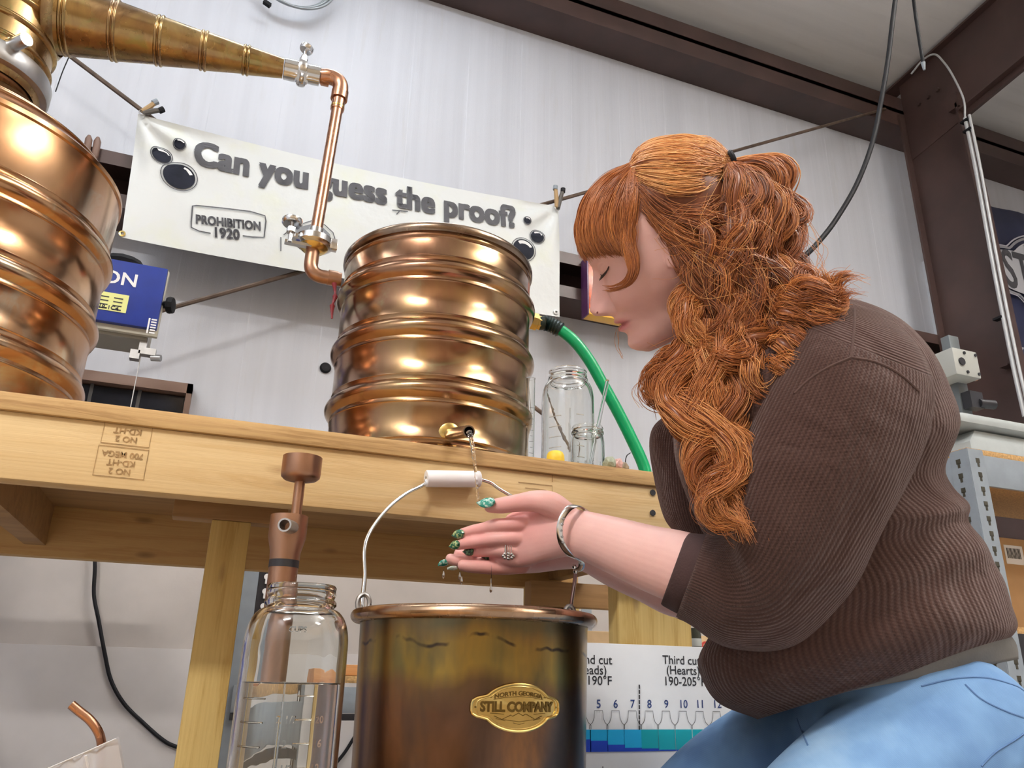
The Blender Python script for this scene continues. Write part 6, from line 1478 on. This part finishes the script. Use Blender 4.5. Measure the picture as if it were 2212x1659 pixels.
for k in range(16):
    x = 1478+rng.random()*115; y = 470+rng.random()*120; x2 = x+40+rng.random()*60
    lock(h, ((x, y, .897), (x+30+rng.normal()*14, y+50, .890), (x2+rng.normal()*16, y+110, .888), (x2+rng.normal()*26, y+185, .890), (x2+rng.normal()*30, y+235, .893)), .0075, 46, shade=(.03+.15*rng.random(), .45+.3*rng.random()), curl=.004+.004*rng.random(), turns=1.4)
h.build('side_hair', per)
h = Hair()   # ponytail from the tie
pony = [((1578, 350, .975), (1640, 352, .975), (1690, 374, .975), (1712, 430, .975), (1706, 500, .97), (1735, 560, .965), (1745, 610, .96)),
        ((1578, 356, .966), (1636, 368, .95), (1680, 405, .945), (1690, 468, .945), (1692, 540, .945), (1706, 620, .94), (1712, 670, .935)),
        ((1576, 360, .96), (1622, 388, .935), (1650, 438, .925), (1654, 510, .922), (1652, 580, .920), (1648, 660, .918), (1650, 715, .912)),
        ((1574, 364, .955), (1602, 408, .925), (1616, 470, .910), (1612, 540, .905), (1602, 620, .902), (1594, 700, .900), (1600, 750, .895)),
        ((1572, 368, .95), (1582, 430, .92), (1578, 500, .902), (1566, 580, .896), (1556, 660, .894), (1548, 740, .893), (1545, 780, .89))]
sheet(h, pony, 1200, n=44, shade=(.1, .75), thick=.02, wave=.006, wl=2.2, fly=.0055)  # inner ponytail darkened as painted shade too
for k in range(26):
    u = rng.random()*3.99; i = int(u); f = u-i; g0 = np.array(pony[i])*(1-f)+np.array(pony[i+1])*f; g0 = g0+np.c_[rng.normal(size=(7, 2))*9, np.full(7, -.006)]; g0[0, :2] = (1578, 356)
    lock(h, [tuple(q) for q in g0], .010, 60, shade=(.04+.2*rng.random(), .5+.42*rng.random()), curl=.005+.007*rng.random(), turns=2.0+rng.random(), fray=.003)
h.build('ponytail', per, 'loose wavy ponytail falling from a dark elastic')
h = Hair()   # curls at the nape and over the near shoulder
curls = [((1640, 640, .915), (1690, 655, .89), (1745, 640, .875), (1800, 622, .870), (1852, 604, .872)),
         ((1650, 655, .910), (1700, 680, .885), (1755, 672, .872), (1805, 650, .868), (1848, 622, .870)),
         ((1640, 690, .905), (1690, 718, .88), (1745, 716, .868), (1795, 690, .866), (1832, 655, .868)),
         ((1620, 718, .900), (1660, 748, .876), (1715, 746, .864), (1770, 742, .860), (1800, 720, .86)),
         ((1690, 600, .935), (1735, 605, .90), (1760, 630, .88), (1740, 665, .872), (1700, 680, .872)),
         ((1600, 720, .895), (1610, 770, .872), (1650, 800, .860), (1700, 790, .852), (1740, 765, .852)),
         ((1580, 730, .893), (1580, 785, .870), (1620, 830, .856), (1670, 830, .848), (1690, 800, .846)),
         ((1560, 690, .893), (1600, 730, .875), (1590, 780, .865), (1550, 800, .865), (1540, 770, .868)),
         ((1620, 640, .905), (1650, 690, .89), (1630, 740, .878), (1590, 760, .875), (1580, 720, .878)),
         ((1700, 640, .90), (1750, 655, .88), (1790, 640, .874), (1790, 610, .876), (1755, 600, .885)),
         ((1660, 560, .925), (1700, 590, .91), (1720, 640, .895), (1700, 690, .882), (1660, 715, .878))]
for c_ in curls:
    for j in range(3):
        o = rng.normal(size=2)*9; lock(h, [(x+o[0], y+o[1], d+.004*j) for x, y, d in c_], .0125, 74, shade=(.08+.2*rng.random(), .6+.38*rng.random()), curl=.009, turns=1.7+.6*rng.random(), fray=.0035)
h.build('shoulder_curls', per, 'orange curls spread over the near shoulder')
h = Hair()   # long front curl and jaw curls
front_ = [((1525, 700, .893), (1515, 760, .885), (1480, 800, .872), (1446, 832, .866), (1440, 872, .858), (1472, 906, .848), (1530, 930, .836), (1588, 958, .825), (1600, 1000, .815), (1565, 1042, .806), (1532, 1082, .798), (1558, 1122, .790), (1606, 1132, .785), (1618, 1168, .783)),
          ((1555, 700, .890), (1548, 770, .878), (1528, 830, .866), (1512, 885, .852), (1530, 940, .838), (1574, 985, .826), (1590, 1040, .814), (1562, 1095, .802), (1580, 1140, .792), (1606, 1175, .788)),
          ((1500, 690, .895), (1500, 760, .882), (1535, 815, .868), (1568, 862, .855), (1560, 910, .846), (1518, 955, .836), (1510, 1010, .824), (1548, 1058, .812), (1592, 1090, .802), (1590, 1130, .795)),
          ((1575, 720, .888), (1580, 790, .872), (1590, 850, .858), (1575, 900, .848), (1545, 930, .842), (1540, 985, .832), (1580, 1030, .82), (1622, 1060, .81), (1628, 1100, .803)),
          ((1480, 740, .892), (1460, 790, .882), (1432, 815, .880), (1424, 845, .878), (1450, 870, .87), (1490, 885, .862), (1500, 930, .85), (1470, 960, .85)),
          ((1540, 800, .870), (1500, 850, .862), (1480, 900, .852), (1510, 940, .842), (1560, 960, .834), (1560, 1010, .826), (1520, 1050, .818), (1520, 1100, .808), (1570, 1130, .798))]
for c_ in front_:
    for j in range(4):
        o = rng.normal(size=2)*10; lock(h, [(x+o[0], y+o[1], d+.005*j-.004) for x, y, d in c_], .0135, 90, 60, shade=(.22+.12*rng.random(), .70+.3*rng.random()), curl=.006, turns=2.2+rng.random(), fray=.003)
jaw = [((1512, 640, .897), (1486, 672, .888), (1476, 705, .884), (1496, 735, .882), (1535, 748, .882)), ((1520, 660, .896), (1492, 690, .886), (1500, 725, .88), (1540, 742, .878), (1570, 770, .874)),
       ((1500, 620, .9), (1470, 655, .892), (1478, 700, .886), (1510, 730, .88), (1530, 790, .872)), ((1460, 745, .91), (1440, 775, .90), (1424, 800, .896), (1430, 822, .894), (1450, 815, .892))]
for c_ in jaw:
    for j in range(3):
        o = rng.normal(size=2)*7; lock(h, [(x+o[0], y+o[1], d+.004*j) for x, y, d in c_], .011, 70, shade=(.35, .98), curl=.004, turns=1.2, fray=.002)
h.build('front_curls', per, 'long bright orange curl hanging over the chest')
h = Hair()   # fringe
bang = [((1366, 354, 1.02), (1318, 380, 1.04), (1275, 430, 1.05), (1262, 490, 1.05), (1268, 535, 1.045), (1282, 560, 1.04)),
        ((1366, 352, .985), (1310, 377, .985), (1264, 425, .985), (1245, 485, .985), (1250, 535, .982), (1262, 562, .980)),
        ((1366, 355, .967), (1315, 385, .955), (1279, 430, .946), (1266, 490, .941), (1277, 538, .940), (1296, 556, .944)),
        ((1367, 360, .952), (1334, 395, .936), (1308, 440, .926), (1302, 495, .921), (1317, 535, .920), (1340, 551, .921)),
        ((1368, 368, .941), (1354, 405, .926), (1341, 450, .917), (1340, 500, .912), (1352, 532, .909), (1362, 552, .908))]
sheet(h, bang, 1500, n=30, shade=(.22, .72), thick=.006, fly=.0012, jit=.0015)
curlb = ((1369, 374, .936), (1360, 420, .922), (1352, 475, .914), (1356, 525, .909), (1366, 558, .906), (1366, 590, .907), (1352, 612, .912), (1326, 622, .922), (1306, 620, .932))
for j in range(4):
    o = rng.normal(size=2)*2.5; lock(h, [(x+o[0], y+o[1]+j*2, d) for x, y, d in curlb], .0058, 60, shade=(.2, .6), fray=.0007, taper=.12)
temple = [((1369, 372, .934), (1366, 420, .922), (1358, 470, .915), (1358, 520, .910), (1362, 548, .908)), ((1371, 378, .930), (1374, 430, .919), (1370, 480, .912), (1370, 520, .908), (1368, 550, .91))]
sheet(h, temple, 260, n=26, shade=(.3, .75), thick=.004)
h.build('fringe', per, 'copper red fringe swept forward with a curl under the eye')
h = Hair()   # stray hairs
S = 90; st0 = []
for k in range(S):
    x, y = rng.choice([1490, 1540, 1580, 1640, 1680, 1560, 1620])+rng.normal()*28, 420+rng.random()*380; d = .885
    if y < 400: d = .93
    L = 30+rng.random()*110; a = rng.random()*6.28; b_ = a+rng.normal()*1.1
    st0.append(resample(np.array([P(x, y, d), P(x+L*.5*cos(a), y+L*.5*sin(a), d-.008), P(x+L*cos(b_), y+L*sin(b_)+15, d-.006)]), 18))
h.strands(np.array(st0), np.full((S, 18), .00024), .5+.5*rng.random(S))
wisps = [((1470, 750, .91), (1430, 790, .92), (1390, 815, .925), (1368, 850, .925), (1385, 880, .92)), ((1480, 760, .91), (1440, 800, .91), (1410, 850, .91), (1420, 900, .90)), ((1345, 700, .935), (1338, 720, .94), (1336, 745, .945), (1348, 775, .945)), ((1700, 480, .95), (1760, 540, .94), (1775, 580, .93), (1720, 610, .92)), ((1690, 400, .96), (1740, 470, .95), (1770, 530, .94), (1760, 590, .93))]
for w_ in wisps:
    g_ = guide(w_, 30); m_ = 3; h.strands(np.stack([g_+smooth_noise(1, 30, 5)[0]*.002 for _ in range(m_)]), np.full((m_, 30), .00028), .4+.5*rng.random(m_))
h.build('stray_hairs', per)
te = P(1577, 352, .972)
mk('hair_elastic', *tube_geo([te+_u*.012*cos(a)+_f*.016*sin(a)+_r*.002*sin(2*a) for a in np.linspace(0, 2*pi, 25)], .0035, 8, False), M['black'], per)
